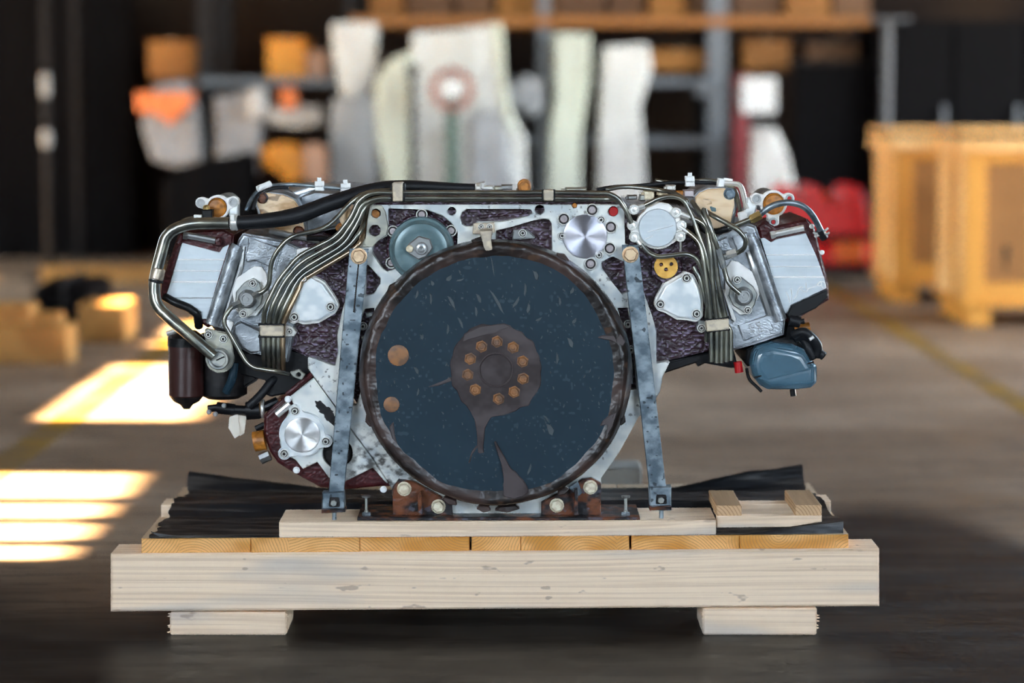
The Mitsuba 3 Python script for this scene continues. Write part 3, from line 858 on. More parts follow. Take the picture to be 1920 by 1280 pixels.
# steel bracket at the top left corner of the plate
ep('corner_bracket', ext(P([(693, 385), (716, 385), (723, 397), (728, 425), (725, 441), (709, 452), (699, 463), (670, 464), (672, 458), (685, 447), (688, 413)], 1.5).difference(unary_union([C(705, 400, 8.5), C(703, 432, 10.5)])), -0.006, 0.012, 1.2), 'olive_steel', label='olive bracket with two holes')
ep('bracket_plug', front(704, 401, 0.010, [(0, 8), (3, 8), (3, 0)], 16), 'amber_cap')

# teal pump-drive cover
k = ep('drive_cover', front(791, 466, 0.012, [(0, 61), (22, 61), (26, 59), (26, 55), (38, 53), (44, 49), (46, 42), (46, 30), (44, 27), (44, 0)], 44), 'teal_paint', 35, label='round teal cover')
ep('cover_flange', cat_([front(791, 466, 0.026, [(0, 66), (14, 66), (17, 63), (17, 55)], 40)]), 'wrinkle_paint')
ep('nut', ext(P([(763, 462), (768, 452), (784, 443), (801, 447), (811, 455), (810, 470), (797, 482), (784, 486), (770, 478), (763, 470)], 1.5), -0.040, -0.03, 2), 'bright_steel', parent=k) if False else None
ep('drive_hub', cat_([ext(P([(761, 467), (766, 457), (785, 442), (806, 448), (812, 465), (799, 482), (784, 487), (767, 476)], 1.5), -0.043, -0.025, 2),
                      front(790, 465, -0.040, [(0, 12), (9, 12), (10, 11), (10, 9.5), (8, 9), (9, 5), (9, 3), (0, 3)], 20)]), 'grey_steel')
ep('hub_pin', front(768, 466, -0.042, [(0, 7), (5, 7), (6, 6), (6, 0)], 14), 'cream_bolt')
for x, y in ((791, 402), (737, 433), (734, 492), (846, 432)):
    stud(x, y, 0.006, 11, 8, 'cover_bolt')

# polished steel disc on the plate's right
def turned(px, py, Y, r, m, name, h=3, n=96, rr0=0.0, parent=None):
    """Flat turned disc; its u runs around, so the highlight fans out like on lathe work."""
    k = S(Y)
    c = at(px, py, Y)
    nr = 12
    rad = np.r_[np.linspace(0.01, r - 0.6, nr), r, r] * k
    hh = np.r_[np.full(nr, h), h - 0.6, 0] * 0.001
    t = np.arange(n + 1) * 2 * np.pi / n
    v = np.array([[c[0] + q * math.cos(a), Y - d, c[2] + q * math.sin(a)] for q, d in zip(rad, hh) for a in t])
    uv = np.array([[a * 1.0, q * 10] for q in rad for a in t])
    f = []
    for i in range(len(rad) - 1):
        for j in range(n):
            a, b = i * (n + 1) + j, (i + 1) * (n + 1) + j
            f += [[a, b, b + 1], [a, b + 1, a + 1]]
    return ep(name, (v, np.array(f)), m, True, uv=uv, parent=parent)


turned(1097, 443, -0.002, 41, 'polished_steel', 'polished_disc', 4)
for x, y in ((1054, 442), (1127, 412), (1123, 478)):
    cap_screw(x, y, -0.004, 8, 6)
for x, y in ((1057, 410), (1110, 393), (1145, 425), (1143, 465), (1107, 494)):
    stud(x, y, 0.004, 12, 9)

# latch on the flywheel's top
k = ep('latch_clip', cat_([ext(P([(887, 419), (927, 417), (928, 436), (886, 439)], 1.5), -0.012, 0.0, 1),
                          ext(P([(899, 435), (923, 434), (921, 449), (923, 467), (921, 469), (911, 470), (907, 464), (904, 450)], 1.5), -0.094, -0.089, 1),
                          ext(P([(899, 433), (923, 432), (923, 440), (900, 441)]), -0.094, 0.0, 1)]), 'clamp_band', label='cream latch clip')
for x in (902, 918): cap_screw(x, 425, -0.012, 6, 5, parent=k)
ep('rim_ear', ext(P([(962, 432), (988, 430), (1006, 446), (960, 450)], 2), 0.004, 0.026, 2), 'grey_steel')
cap_screw(980, 437, 0.002, 8, 6)
for x, y in ((681, 611), (1177, 607), (1183, 655)):
    cap_screw(x, y, 0.024, 8, 14)
for x, y, w, h, rt in ((692, 590, 12, 8, -15), (684, 640, 8, 20, -20), (1184, 700, 6, 40, 0), (676, 700, 5, 30, 5)):
    ep('rim_lug', band(x, y, 0.012, w, h, 0.02, 1.5, rt), 'tri_cover_metal')

# ---- flywheel under shrink film
YF = -0.078
k0 = S(YF)
fc = at(FW[0], FW[1], YF)
rim_prof = [(0.000, 0.885), (0.0030, 0.92), (0.003, 0.955), (-0.004, 0.975), (-0.018, 0.992), (-0.035, 1.0), (-0.050, 0.997), (-0.066, 0.985), (-0.085, 0.97)]
n = 220
t = np.arange(n) * 2 * np.pi / n
rad_n = lambda s, f=3.0: meshkit.fbm(np.c_[f * np.cos(t), f * np.sin(t), np.full(n, s)], 4, 11)
rv = []
Rw = FW[2] * k0
for i, (d, q) in enumerate(rim_prof):
    w = 0.012 * (rad_n(i * 0.35, 5) - 0.5) + (0.07 * (rad_n(9, 2.2) - 0.6) if i == 0 else 0)
    sq = 1 + 0.012 * np.cos(2 * t)
    rr = Rw * (q + w) * (sq if i > 3 else 1)
    yy = YF - d + 0.010 * (rad_n(3 + i * 0.3, 8) - 0.5) * (0.2 if i < 2 else 1)
    rv.append(np.c_[fc[0] + rr * np.cos(t), yy, fc[2] + rr * np.sin(t)])
f = []
i = np.arange(n); j = (i + 1) % n
for q in range(len(rim_prof) - 1):
    f += [np.c_[q * n + i, (q + 1) * n + i, (q + 1) * n + j], np.c_[q * n + i, (q + 1) * n + j, q * n + j]]
fw = ep('flywheel', front(FW[0], FW[1], YF, [(-75, 247), (-4, 247), (0, 241), (0.1, 120), (0.1, 0)], 96), 'blue_film', 30, label='dark blue film over the flywheel face')
ep('film_rim', trimesh.Trimesh(np.vstack(rv), np.vstack(f), process=False), 'rim_film', True, parent=fw, label='glossy brown-black rolled film edge')


def film(pts, m, name, h=0.0025, r=3, jag=3.0, label=None, seed=0):
    g = P(pts, r)
    q = np.array(g.exterior.segmentize(5).coords)
    nn = meshkit.noise(np.c_[q * 0.09, np.full(len(q), seed)], 2)[:, None]
    c = np.array(g.centroid.coords[0])
    q = q + (q - c) / (np.linalg.norm(q - c, axis=1, keepdims=True) + 1e-6) * (nn - 0.5) * jag
    return ep(name, ext(Polygon(q).buffer(0), YF - h, YF + 0.001, 1.5, False), m, parent=fw, label=label)


film([(868, 632), (880, 618), (905, 608), (935, 609), (958, 613), (985, 628), (1000, 640), (1011, 668), (1016, 700), (1009, 735), (990, 760), (955, 775), (922, 783), (910, 800), (906, 842), (914, 856), (905, 850), (896, 852), (893, 800), (882, 770), (860, 745), (846, 715), (843, 685), (852, 652)], 'brown_film', 'hub_film', 0.003, 4, 5, 'brown film stuck to the hub')
film([(919, 800), (927, 822), (940, 846), (958, 878), (982, 900), (992, 922), (984, 930), (962, 934), (944, 932), (944, 900), (940, 870), (928, 835)], 'brown_film', 'film_fold', 0.006, 2, 3)
film([(1128, 629), (1150, 628), (1158, 618), (1172, 640), (1168, 650), (1150, 640), (1118, 633)], 'film_flake_brown', 'film_fold', 0.003, 1, 3)
film([(1122, 800), (1140, 780), (1158, 770), (1148, 800), (1130, 830), (1140, 795)], 'film_flake_brown', 'film_fold', 0.003, 1, 3)
film([(870, 626), (900, 612), (945, 606), (960, 612), (925, 624), (890, 634), (868, 640)], 'film_flake_brown', 'film_fold', 0.005, 1, 2)
film([(800, 726), (835, 712), (846, 706), (848, 714), (820, 724)], 'film_flake_brown', 'film_fold', 0.002, 0.5, 1)
film([(878, 868), (884, 846), (893, 835), (896, 838), (886, 852), (881, 868)], 'film_flake_brown', 'film_fold', 0.002, 0.5, 1)
film([(730, 800), (738, 790), (740, 815), (745, 832), (735, 822)], 'film_flake_brown', 'film_fold', 0.002, 0.5, 1)
for x, y, r in ((747, 666, 20), (734, 758, 15)):
    ep('film_spot', front(x, y, YF, [(-1, r), (1.5, r), (2.5, r * .93), (3, r * 0.5), (3, 0)], 28), 'amber_film', 40, parent=fw, label='amber round spot in the film')
ep('hub_ring', cat_([front(930, 693, YF, [(2, 33), (5, 33), (6, 31.5), (5, 30), (3, 29)], 36)]), 'film_flake_brown', parent=fw)
ep('hub_disc', front(930, 693, YF, [(1, 29), (3.4, 29), (3.4, 0)], 30), 'brown_film', parent=fw)
for x, y in ((932, 640), (962, 651), (980, 677), (981, 709), (964, 734), (935, 747), (891, 730), (877, 702), (882, 672), (903, 649)):
    ep('hub_bolt', cat_([front(x, y, YF, [(2, 12), (4, 12), (4.5, 11), (4.5, 9)], 6, 0.4), front(x, y, YF, [(4, 9.5), (8, 9), (10, 7.5), (10, 4.5), (7, 4), (7, 0)], 6, 0.2)]), 'amber_film', parent=fw, label='amber wrapped hub bolt')
random.seed(5)
fl = []
def flake(x, y, ln, w, a, h=0.0016):
    g = affinity.translate(affinity.rotate(Polygon([(-w, -ln * .5), (w * .4, -ln * .3), (w, ln * .1), (w * .3, ln * .5), (-w * .6, ln * .3)]), a, origin=(0, 0)), x, y)
    fl.append(ext(g, YF - h, YF + 0.0005, 0.6, False))
for x, y, ln, w, a in ((782, 552, 18, 3, 25), (808, 560, 24, 3, 3), (847, 566, 28, 4, -22), (898, 559, 20, 4, -15), (932, 565, 56, 3.5, -27), (968, 567, 26, 3.5, 38), (985, 543, 26, 3, 8), (991, 578, 20, 4, 20), (1005, 516, 20, 5, -8), (864, 605, 24, 3, -18), (893, 584, 20, 3, 2), (840, 618, 20, 3, 12), (924, 500, 42, 1.6, -8), (1073, 545, 14, 4, 40), (1050, 565, 18, 3, 2), (1045, 672, 24, 3, 6), (1070, 642, 22, 5, -12), (1032, 805, 24, 7, -8), (781, 694, 16, 4, -18), (784, 735, 16, 2.5, 20), (842, 522, 14, 5, 70), (811, 531, 10, 4, 10), (863, 525, 16, 2.5, 80), (1010, 599, 14, 3, 75), (1077, 602, 12, 4, 60), (791, 632, 10, 4, 0), (993, 880, 24, 3, 25), (1025, 785, 16, 2.5, -30)):
    flake(x, y, ln, w, a)
for _ in range(330):
    a, q = random.uniform(0, 6.283), 222 * math.sqrt(random.random())
    x, y = FW[0] + q * math.cos(a), FW[1] + q * math.sin(a)
    if math.hypot(x - 932, y - 695) < 92: continue
    ln = random.choice((2.5, 2.5, 3, 3, 4, 5, 6, 8))
    flake(x, y, ln, min(1.0 + ln * 0.11, 2.0), random.gauss(0, 28), 0.0012)
ep('film_flakes', cat_(fl), 'film_flake', parent=fw, kind='stuff')
# creased film tabs round the rim
for ang, w in ((96, 20), (60, 14), (140, 16), (200, 12), (250, 16), (300, 12), (20, 10), (340, 10), (275, 24), (265, 14)):
    a = math.radians(ang)
    x, y = FW[0] + 252 * math.cos(a), FW[1] - 252 * math.sin(a)
    g = affinity.rotate(P([(x - w, y - 3), (x, y - 8), (x + w, y - 2), (x + w * .6, y + 5), (x - w * .7, y + 5)], 1), -(ang - 90), origin=(x, y))
    ep('film_tab', ext(g, YF + 0.02, YF + 0.04, 2), 'rim_film', parent=fw)

# ---- cylinder blocks left and right
LB = P([(446, 450), (455, 437), (533, 451), (566, 467), (592, 462), (580, 500), (562, 540), (548, 640), (540, 680), (495, 668), (452, 655), (430, 622), (396, 612), (420, 533)], 3)
k = ep('cylinder_block', ext(LB, 0.004, 0.29, (7, 4)), 'cast_aluminium')
ep('name_pad', ext(P([(463, 443), (527, 465), (514, 508), (505, 500), (478, 488), (462, 492), (459, 480), (466, 458)], 2), -0.004, 0.006, 2), 'cast_aluminium', parent=k)
def marks(px, py, Y, text, h, rot, parent):
    m = meshkit.text_mesh(text, h * 0.001, 0.0012, True)
    v = np.array(m.vertices)
    w = np.c_[v[:, 0], -v[:, 2], v[:, 1]]
    a = math.radians(rot); ca, sa = math.cos(a), math.sin(a)
    w = np.c_[w[:, 0] * ca - w[:, 2] * sa, w[:, 1], w[:, 0] * sa + w[:, 2] * ca] + at(px, py, Y)
    ep('cast_mark', trimesh.Trimesh(w, m.faces, process=False), 'grey_steel', parent=parent)
marks(482, 462, -0.004, '53', 8, -20, k)
marks(497, 472, -0.004, '97', 8, -110 + 88, k)
marks(474, 474, -0.004, '-T', 8, -22, k)
ep('block_step', ext(P([(437, 608), (452, 600), (490, 618), (492, 662), (470, 664), (452, 654), (436, 625)], 5), -0.008, 0.02, 5), 'cast_aluminium', parent=k)
ep('white_patch', ext(P([(420, 597), (438, 605), (430, 628), (424, 618)], 1), -0.002, 0.01, 0.5), 'white_gasket', parent=k)
ep('end_rib', tube([(446, 462, 0.0), (441, 470, -0.002), (398, 608, 0.0)], 13, 8, 14), 'cast_aluminium', 30, parent=k)
ep('rib_groove', tube([(456, 462, 0.006), (452, 500, 0.004), (424, 590, 0.006)], 6, 8, 10), 'grey_steel', 30, parent=k)
ep('block_lug', ext(P([(556, 468), (572, 464), (586, 466), (560, 486), (556, 480)], 1), -0.006, 0.01, 1), 'white_gasket', parent=k)

RB = P([(1336, 446), (1345, 438), (1400, 418), (1418, 424), (1428, 452), (1450, 523), (1474, 592), (1470, 628), (1420, 645), (1376, 657), (1350, 660), (1340, 600), (1326, 560), (1318, 480)], 3)
k2 = ep('cylinder_block', ext(RB, 0.004, 0.29, (7, 4)), 'cast_aluminium')
ep('name_pad', ext(P([(1383, 608), (1440, 590), (1452, 618), (1395, 640)], 3), -0.002, 0.006, 2), 'cast_aluminium', parent=k2)
marks(1417, 604, -0.002, 'I8CI', 7, -72, k2)
marks(1403, 607, -0.002, 'HIФ', 7, -72, k2)
ep('block_step', ext(P([(1341, 452), (1364, 444), (1373, 467), (1350, 473)], 1.5), -0.012, 0.01, 2), 'cast_aluminium', parent=k2)
ep('block_step', ext(P([(1372, 444), (1402, 434), (1410, 470), (1385, 476)], 2), -0.004, 0.01, 2), 'cast_aluminium', parent=k2)
ep('end_rib', tube([(1406, 440, 0.0), (1412, 452, -0.002), (1464, 600, 0.0)], 12, 8, 14), 'cast_aluminium', 30, parent=k2)
ep('rib_groove', tube([(1404, 470, 0.006), (1416, 505, 0.0), (1444, 590, 0.006)], 8, 8, 10), 'grey_steel', 30, parent=k2)
ep('block_rib', ext(P([(1355, 543), (1360, 543), (1380, 598), (1378, 604), (1372, 598)], 0.5), -0.004, 0.01, 1), 'white_gasket', parent=k2)

# ---- milled end panels with their dark-red covers
k = ep('end_cover', ext(P([(333, 440), (350, 433), (420, 430), (438, 440), (437, 458), (392, 616), (374, 604), (366, 590), (330, 577), (300, 560), (303, 528)], 3), 0.014, 0.29, 4), 'dark_red_paint')
ep('milled_face', ext(P([(341, 455), (411, 473), (418, 463), (432, 457), (410, 525), (388, 598), (377, 598), (377, 585), (350, 571), (311, 555), (319, 530)], 1.5), 0.008, 0.016, 1), 'milled_panel', parent=k, label='pale milled end face')
ep('gasket_edge', tube([(433, 456, 0.008), (411, 526, 0.008), (390, 600, 0.008)], 2.6, 3, 8), 'dark_red_paint', parent=k)
ep('guard_pipe', tube([(308, 556, 0.006), (330, 568, 0.0), (350, 575, 0.0), (370, 588, 0.0), (373, 612, 0.02)], 8, 8, 12), 'black_paint', 30, parent=k)
ep('tie_rod', cat_([tube([(351, 441, 0.0), (404, 451, 0.0)], 6.5, 2, 12), tube([(344, 441, 0.0), (352, 442, 0.0)], 8, 1, 6)]), 'grey_steel', 30, parent=k)
ep('rod_end', cat_([band(408, 453, -0.004, 12, 16, 0.02, 2, -10), band(337, 449, -0.002, 8, 20, 0.02, 2, 25)]), 'dark_red_paint', parent=k)
for y, x0, x1, h in ((487, 333, 424, 1.6), (508, 327, 416, 1.2), (529, 322, 409, 2.2), (559, 325, 399, 1.4)):
    ep('milled_ridge', ext(P([(x0, y - h), (x1, y - h), (x1 - 1, y + h * .4), (x0 - 1, y + h * .4)]), 0.0068, 0.009, 0.4), 'white_gasket' if y != 559 else 'grey_steel', parent=k)

k = ep('end_cover', ext(P([(1420, 424), (1436, 412), (1452, 424), (1514, 410), (1527, 424), (1554, 532), (1555, 562), (1500, 595), (1475, 606), (1462, 572), (1440, 505)], 3), 0.014, 0.29, 4), 'dark_red_paint')
ep('milled_face', ext(P([(1425, 447), (1434, 446), (1446, 454), (1456, 448), (1511, 437), (1530, 478), (1546, 522), (1550, 540), (1484, 571), (1478, 584), (1474, 588), (1469, 585), (1448, 520)], 1.5), 0.008, 0.016, 1), 'milled_panel', parent=k, label='pale milled end face with white handwriting')
ep('gasket_edge', tube([(1424, 447, 0.008), (1447, 522, 0.008), (1468, 588, 0.008)], 2.4, 3, 8), 'black_paint', parent=k)
ep('tie_rod', cat_([tube([(1452, 439, -0.002), (1507, 427, -0.002)], 6, 2, 12), tube([(1445, 441, -0.002), (1453, 439, -0.002)], 8, 1, 6)]), 'bright_steel', 30, parent=k, label='pale tie rod')
ep('cover_guard', ext(P([(1484, 572), (1551, 543), (1553, 556), (1530, 578), (1499, 592), (1480, 598), (1476, 590)], 2), -0.004, 0.1, 2), 'black_paint', parent=k)
ep('edge_bolt', cat_([hexhead(1522, 424, 0.0, 4, 6), hexhead(1541, 473, 0.0, 4, 6)]), 'bright_steel', parent=k)
for y, x0, x1, h in ((478, 1436, 1529, 1.2), (500, 1443, 1538, 1.0), (520, 1449, 1545, 2.2)):
    ep('milled_ridge', ext(P([(x0, y - h), (x1, y - h), (x1 + 1, y + h * .4), (x0 + 1, y + h * .4)]), 0.0068, 0.009, 0.4), 'white_gasket', parent=k)
for st in ([(1474, 547), (1478, 556), (1481, 568)], [(1483, 540), (1484, 549), (1485, 566)], [(1488, 561), (1494, 554), (1497, 542), (1502, 537), (1506, 540)],
           [(1500, 542), (1512, 548), (1515, 541), (1522, 539), (1531, 536), (1535, 529), (1539, 527)], [(1511, 530), (1511.5, 541)],
           [(1540, 527), (1540, 537), (1544, 541), (1548, 540), (1547.5, 532), (1543, 527), (1535, 530), (1532.5, 535), (1537, 536), (1541, 533)]):
    w = fillet([at(x, y, 0.0075) for x, y in st], 0.003)
    ep('pen_stroke', sweep(w, 0.0009, 6), 'white_gasket', parent=k)

# ---- three-lobed covers
def tri_cover(pts, bolts, extra=()):
    k = ep('pump_cover', ext(P(pts, 5), -0.012, 0.03, (4, 3)), 'tri_cover_metal', label='pale three-bolt cover')
    ep('cover_flange', ext(P(pts, 5).buffer(3.5), -0.004, 0.03, 2), 'white_gasket', parent=k)
    for x, y in bolts:
        cap_screw(x, y, -0.012, 9.5, 8, parent=k)

tri_cover([(562, 524), (572, 517), (584, 520), (605, 531), (620, 552), (628, 565), (632, 575), (626, 585), (614, 592), (597, 602), (570, 605), (558, 601), (548, 604), (541, 596), (540, 560)], ((570, 522), (620, 575), (552, 594)))
tri_cover([(1230, 571), (1233, 560), (1247, 535), (1268, 523), (1285, 513), (1298, 517), (1310, 540), (1315, 563), (1315, 592), (1305, 600), (1290, 597), (1270, 596), (1248, 583), (1235, 579)], ((1287, 521), (1238, 570), (1306, 588)))

# ---- injection pumps' diamond flanges
def diamond(gasket, flange, screws, hub, rot):
    k = ep('injector_flange', ext(P(flange, 3), -0.012, 0.004, 2), 'dull_steel')
    ep('gasket_pad', ext(P(gasket, 2), -0.003, 0.008, 0.6), 'white_gasket', parent=k)
    for x, y in screws: cap_screw(x, y, -0.012, 8, 8, parent=k)
    x, y = hub
    ep('injector_hub', cat_([front(x, y, -0.012, [(0, 18), (8, 17), (12, 14)], 24), front(x, y, -0.02, [(0, 13.5), (14, 13), (15, 12), (15, 9), (12, 8.5), (12, 4), (14, 3.5), (14, 0)], 22)]), 'grey_steel', 30, parent=k)

diamond([(443, 522), (476, 499), (490, 500), (499, 512), (504, 560), (480, 592), (455, 592), (440, 580), (436, 548)],
        [(463, 526), (476, 521), (488, 530), (493, 556), (489, 572), (472, 590), (462, 597), (450, 590), (441, 566), (442, 547), (457, 530)], ((474, 531), (456, 588)), (464, 560), 0)
diamond([(1360, 505), (1372, 488), (1385, 491), (1415, 513), (1424, 552), (1414, 572), (1402, 588), (1388, 590), (1368, 573), (1360, 545)],
        [(1371, 528), (1380, 517), (1392, 520), (1413, 537), (1421, 552), (1416, 570), (1406, 586), (1396, 587), (1374, 573), (1366, 555)], ((1382, 524), (1402, 581)), (1394, 555), 0)

# ---- right round cover
k = ep('round_cover', ext(rnd(unary_union([C(1233, 427, 40), P([(1196, 415), (1212, 390), (1236, 379), (1256, 383), (1276, 405), (1278, 445), (1262, 456), (1240, 464), (1205, 455), (1184, 445), (1184, 420)])]), 3), -0.006, 0.03, 2), 'white_gasket')
ep('cover_face', front(1233, 427, -0.006, [(0, 36), (4, 36), (5.5, 34.5), (5.5, 0)], 40), 'milled_panel', 30, parent=k, label='grey round cover face')
ep('scratch', cat_([sweep([at(1214, 435, -0.0125), at(1262, 423, -0.0125)], 0.0006, 6), sweep([at(1209, 449, -0.0125), at(1224, 442, -0.0125)], 0.0006, 6)]), 'white_gasket', parent=k)
for x, y in ((1188, 392), (1267, 398), (1277, 422), (1275, 443), (1185, 422), (1189, 444)):
    ep('banjo_bolt', cat_([front(x, y, -0.006, [(0, 10), (12, 10), (13.5, 9), (13.5, 6.2), (9, 5.6)], 20), front(x, y, -0.012, [(0, 5.8), (5, 5.6), (5.5, 3), (5.5, 0)], 14)]), 'bright_steel', 30, parent=k)
# three-hole plug
ep('plug_boss', front(1249, 500, 0.03, [(0, 30), (14, 30), (18, 27), (18, 23)], 30), 'wrinkle_paint', 30)
pl = C(1249, 500, 22, 16).difference(unary_union([C(1240, 496, 3.6, 6), C(1259, 495, 3.6, 6), C(1249, 505, 3.6, 6)]))
ep('yellow_plug', ext(pl, 0.004, 0.02, 1.5), 'yellow_plug', label='yellow plug with three holes')

# ---- outlet flanges with amber caps
def outlet(c, r, lugs, cap_r):
    g = unary_union([C(c[0], c[1], r, 16)] + [Polygon(unary_union([C(x, y, q), C(c[0] + .45 * (x - c[0]), c[1] + .45 * (y - c[1]), q)]).convex_hull.exterior.coords) for x, y, q in lugs])
    k = ep('outlet_flange', ext(rnd(g, 2).difference(C(c[0], c[1], cap_r)), 0.02, 0.045, 2), 'white_gasket', label='pale outlet flange with an amber cap')
    ep('outlet_pipe', lathe(at(c[0], c[1], 0.045), (0, 1, 0), [(0, (r - 2) * .001), (0.195, (r - 2) * .001)], 24), 'dull_steel', parent=k)
    ep('cap', front(c[0], c[1], 0.034, [(0, cap_r), (8, cap_r), (9, cap_r - 1.5), (7, cap_r - 4), (8, 0)], 28), 'amber_cap', 30, parent=k, label='amber cap')
    for i, (x, y, q) in enumerate(lugs):
        ep('flange_bolt', cat_([front(x, y, 0.02, [(0, q * .78), (3, q * .74), (3, q * .45), (1, q * .4), (1, 0)], 14)]), 'grey_steel', 30, parent=k)
    return k

k = outlet((407, 389), 23, ((376, 380, 10), (437, 379, 11)), 18.5)
ep('lug_web', band(438, 397, 0.022, 17, 26, 0.03, 2), 'tri_cover_metal', parent=k)
ep('clip_block', band(388, 404, 0.0, 20, 22, 0.03, 2), 'black_paint', parent=k)
ep('ring_hook', cat_([front(387, 390, 0.008, [(0, 6.5), (3, 6.5), (4, 5), (3, 3.6), (0, 3.6)], 16)]), 'brass', 30, parent=k)
k = outlet((1451, 382), 25, ((1419, 373, 11), (1480, 372, 10), (1450, 416, 11)), 20.5)
for x, y in ((1480, 372), (1450, 416)):
    ep('red_dot', front(x, y, 0.017, [(0, 4), (2, 3.6), (2, 0)], 12), 'red_cap', parent=k)
ep('lug_web', band(1407, 392, 0.03, 22, 40, 0.04, 3, 15), 'tri_cover_metal', parent=k)
ep('white_block', ext(P([(1384, 400), (1398, 395), (1405, 412), (1388, 418)], 1), -0.002, 0.02, 1.5), 'white_gasket')

# ---- plywood blanks on the exhaust ports
k = ep('port_blank', ext(P([(484, 363), (500, 362), (530, 366), (549, 374), (558, 386), (566, 412), (570, 432), (545, 441), (520, 432), (490, 404), (482, 384)], 4), 0.045, 0.062, 1.5), 'plywood_blank', label='stained plywood blank')
ep('port_flange', ext(P([(480, 360), (505, 358), (535, 362), (555, 371), (564, 386), (572, 412), (574, 436), (545, 446), (516, 436), (486, 410), (478, 384)], 4), 0.062, 0.27, 2), 'cast_aluminium', parent=k)
ep('blank_bolt', hexhead(492, 371, 0.045, 9, 8, True, 0.1), 'rusty_steel', parent=k)
ep('blank_bolt', hexhead(560, 434, 0.045, 9, 8, True, 0.1), 'rusty_steel', parent=k)
k = ep('port_blank', ext(P([(1304, 371), (1312, 362), (1328, 355), (1359, 353), (1376, 362), (1377, 385), (1371, 416), (1348, 429), (1334, 428), (1326, 412), (1306, 390)], 3), 0.03, 0.046, 1.5), 'plywood_pale', label='pale plywood blank')
ep('port_flange', ext(P([(1300, 368), (1310, 358), (1328, 350), (1362, 350), (1381, 360), (1382, 388), (1376, 420), (1350, 434), (1330, 433), (1322, 415), (1302, 393)], 3), 0.046, 0.27, 2), 'cast_aluminium', parent=k)
ep('blank_bolt', hexhead(1368, 363, 0.03, 9.5, 8, True, 0.1), 'strap_steel', parent=k)
ep('teal_mark', ext(P([(1330, 386), (1342, 390), (1343, 397), (1334, 396)], 1.5), 0.0292, 0.031, 0.3), 'teal_paint', parent=k, label='teal paint mark')
ep('knot_mark', ext(P([(1318, 372), (1332, 374), (1336, 382), (1326, 384), (1316, 378)], 2), 0.0294, 0.031, 0.3), 'plywood_blank', parent=k)

# ---------------------------------------------------------------- pipework
def pipe(pts, r=4.3, m='pipe_steel', bend=16, n=10, name='pipe', label=None):
    return ep(name, tube(pts, r, bend, n), m, 40, label=label)


Y1, Y2 = -0.030, -0.022
# left bundle of five (clamp, up, diagonal, up to the rail)
xb = [494, 503.5, 513, 522, 530.5]
alt = [(520, 528), (530, 533), (543, 533), (553, 535), (563, 536)]
p2 = [(558, 481), (561, 494), (564, 507), (566, 517), (566, 526)]
p3 = [(632, 443), (640, 450), (647, 457), (655, 462), (662, 468)]
p4 = [(660, 405), (668, 407), (676, 415), (681, 430), (684, 440)]
for i in range(5):
    d = 0.004 * i
    base = [(xb[i] + 1, 684 + 3 * i, 0.02), (xb[i], 664, -0.016), (xb[i], 606, -0.016), (xb[i] + 2 + i * 2.5, 580, Y1 + d * 0.4), (alt[i][0], alt[i][1], Y1 + d), (p2[i][0], p2[i][1], Y1 + d), (p3[i][0], p3[i][1], Y1 + d)]
    if i == 0: base += [(p4[0][0], p4[0][1], Y1), (672, 376, Y1), (695, 361, Y1), (760, 361, -0.024), (1010, 361, -0.024), (1141, 362, -0.024), (1160, 372, -0.024), (1173, 392, -0.024), (1184, 418, -0.02)]
    elif i == 1: base += [(p4[1][0], p4[1][1], Y1 + d), (678, 382, Y1 + d), (704, 371.5, -0.022), (760, 371.5, -0.02), (1010, 371.5, -0.02), (1150, 373, -0.016), (1160, 380, 0.03)]
    elif i == 2: base += [(674, 412, Y1 + d), (684, 386, Y1 + d), (706, 374, 0.0), (760, 374, 0.01), (1100, 374, 0.012)]
    elif i == 3: base += [(p4[3][0] - 2, p4[3][1], Y1 + d), (686, 400, 0.02), (690, 380, 0.05)]
    else: base += [(676, 455, Y1 + d), (681, 436, 0.0), (690, 400, 0.045)]
    pipe(base, 4.6, 'copper_pipe' if i == 4 else 'pipe_steel', 18)
# single pipe from the left injector up to the rail
pipe([(482, 551, -0.03), (496, 545, -0.03), (505, 533, -0.034), (508, 492, -0.04), (522, 466, -0.042), (545, 443, -0.044), (606, 429, -0.04), (630, 411, -0.034), (654, 382, -0.03), (676, 365, -0.02), (700, 358, 0.0), (760, 356, 0.02)], 4.4)
ep('pipe_nut', tube([(474, 555, -0.03), (486, 549, -0.03)], 6, 1, 6), 'dull_steel')
pipe([(446, 569, -0.026), (432, 577, -0.03), (420, 596, -0.034), (421, 610, -0.034), (462, 680, -0.03), (476, 690, -0.028), (520, 696, -0.02), (541, 701, 0.0)], 4.3)
ep('pipe_nut', tube([(436, 574, -0.029), (452, 567, -0.026)], 7, 1, 6), 'dull_steel')
k = ep('bundle_clamp', ext(P([(486, 610), (531, 610), (531, 630), (487, 630)], 1.5), -0.030, -0.004, 1.5), 'clamp_band', label='cream clamp band')
ep('clamp_edge', cat_([ext(P([(484, 607), (533, 607), (533, 611), (484, 611)]), -0.026, -0.004, 1), ext(P([(484, 629), (533, 629), (533, 633), (484, 633)]), -0.026, -0.004, 1)]), 'black_rubber', parent=k)
ep('clamp_lug', ext(rnd(unary_union([P([(531, 608), (548, 612), (556, 622), (552, 630), (531, 632)]), C(543, 621, 9)]), 2), -0.008, 0.02, 1.5), 'bright_steel', parent=k)
cap_screw(543, 621, -0.008, 7, 7, parent=k)

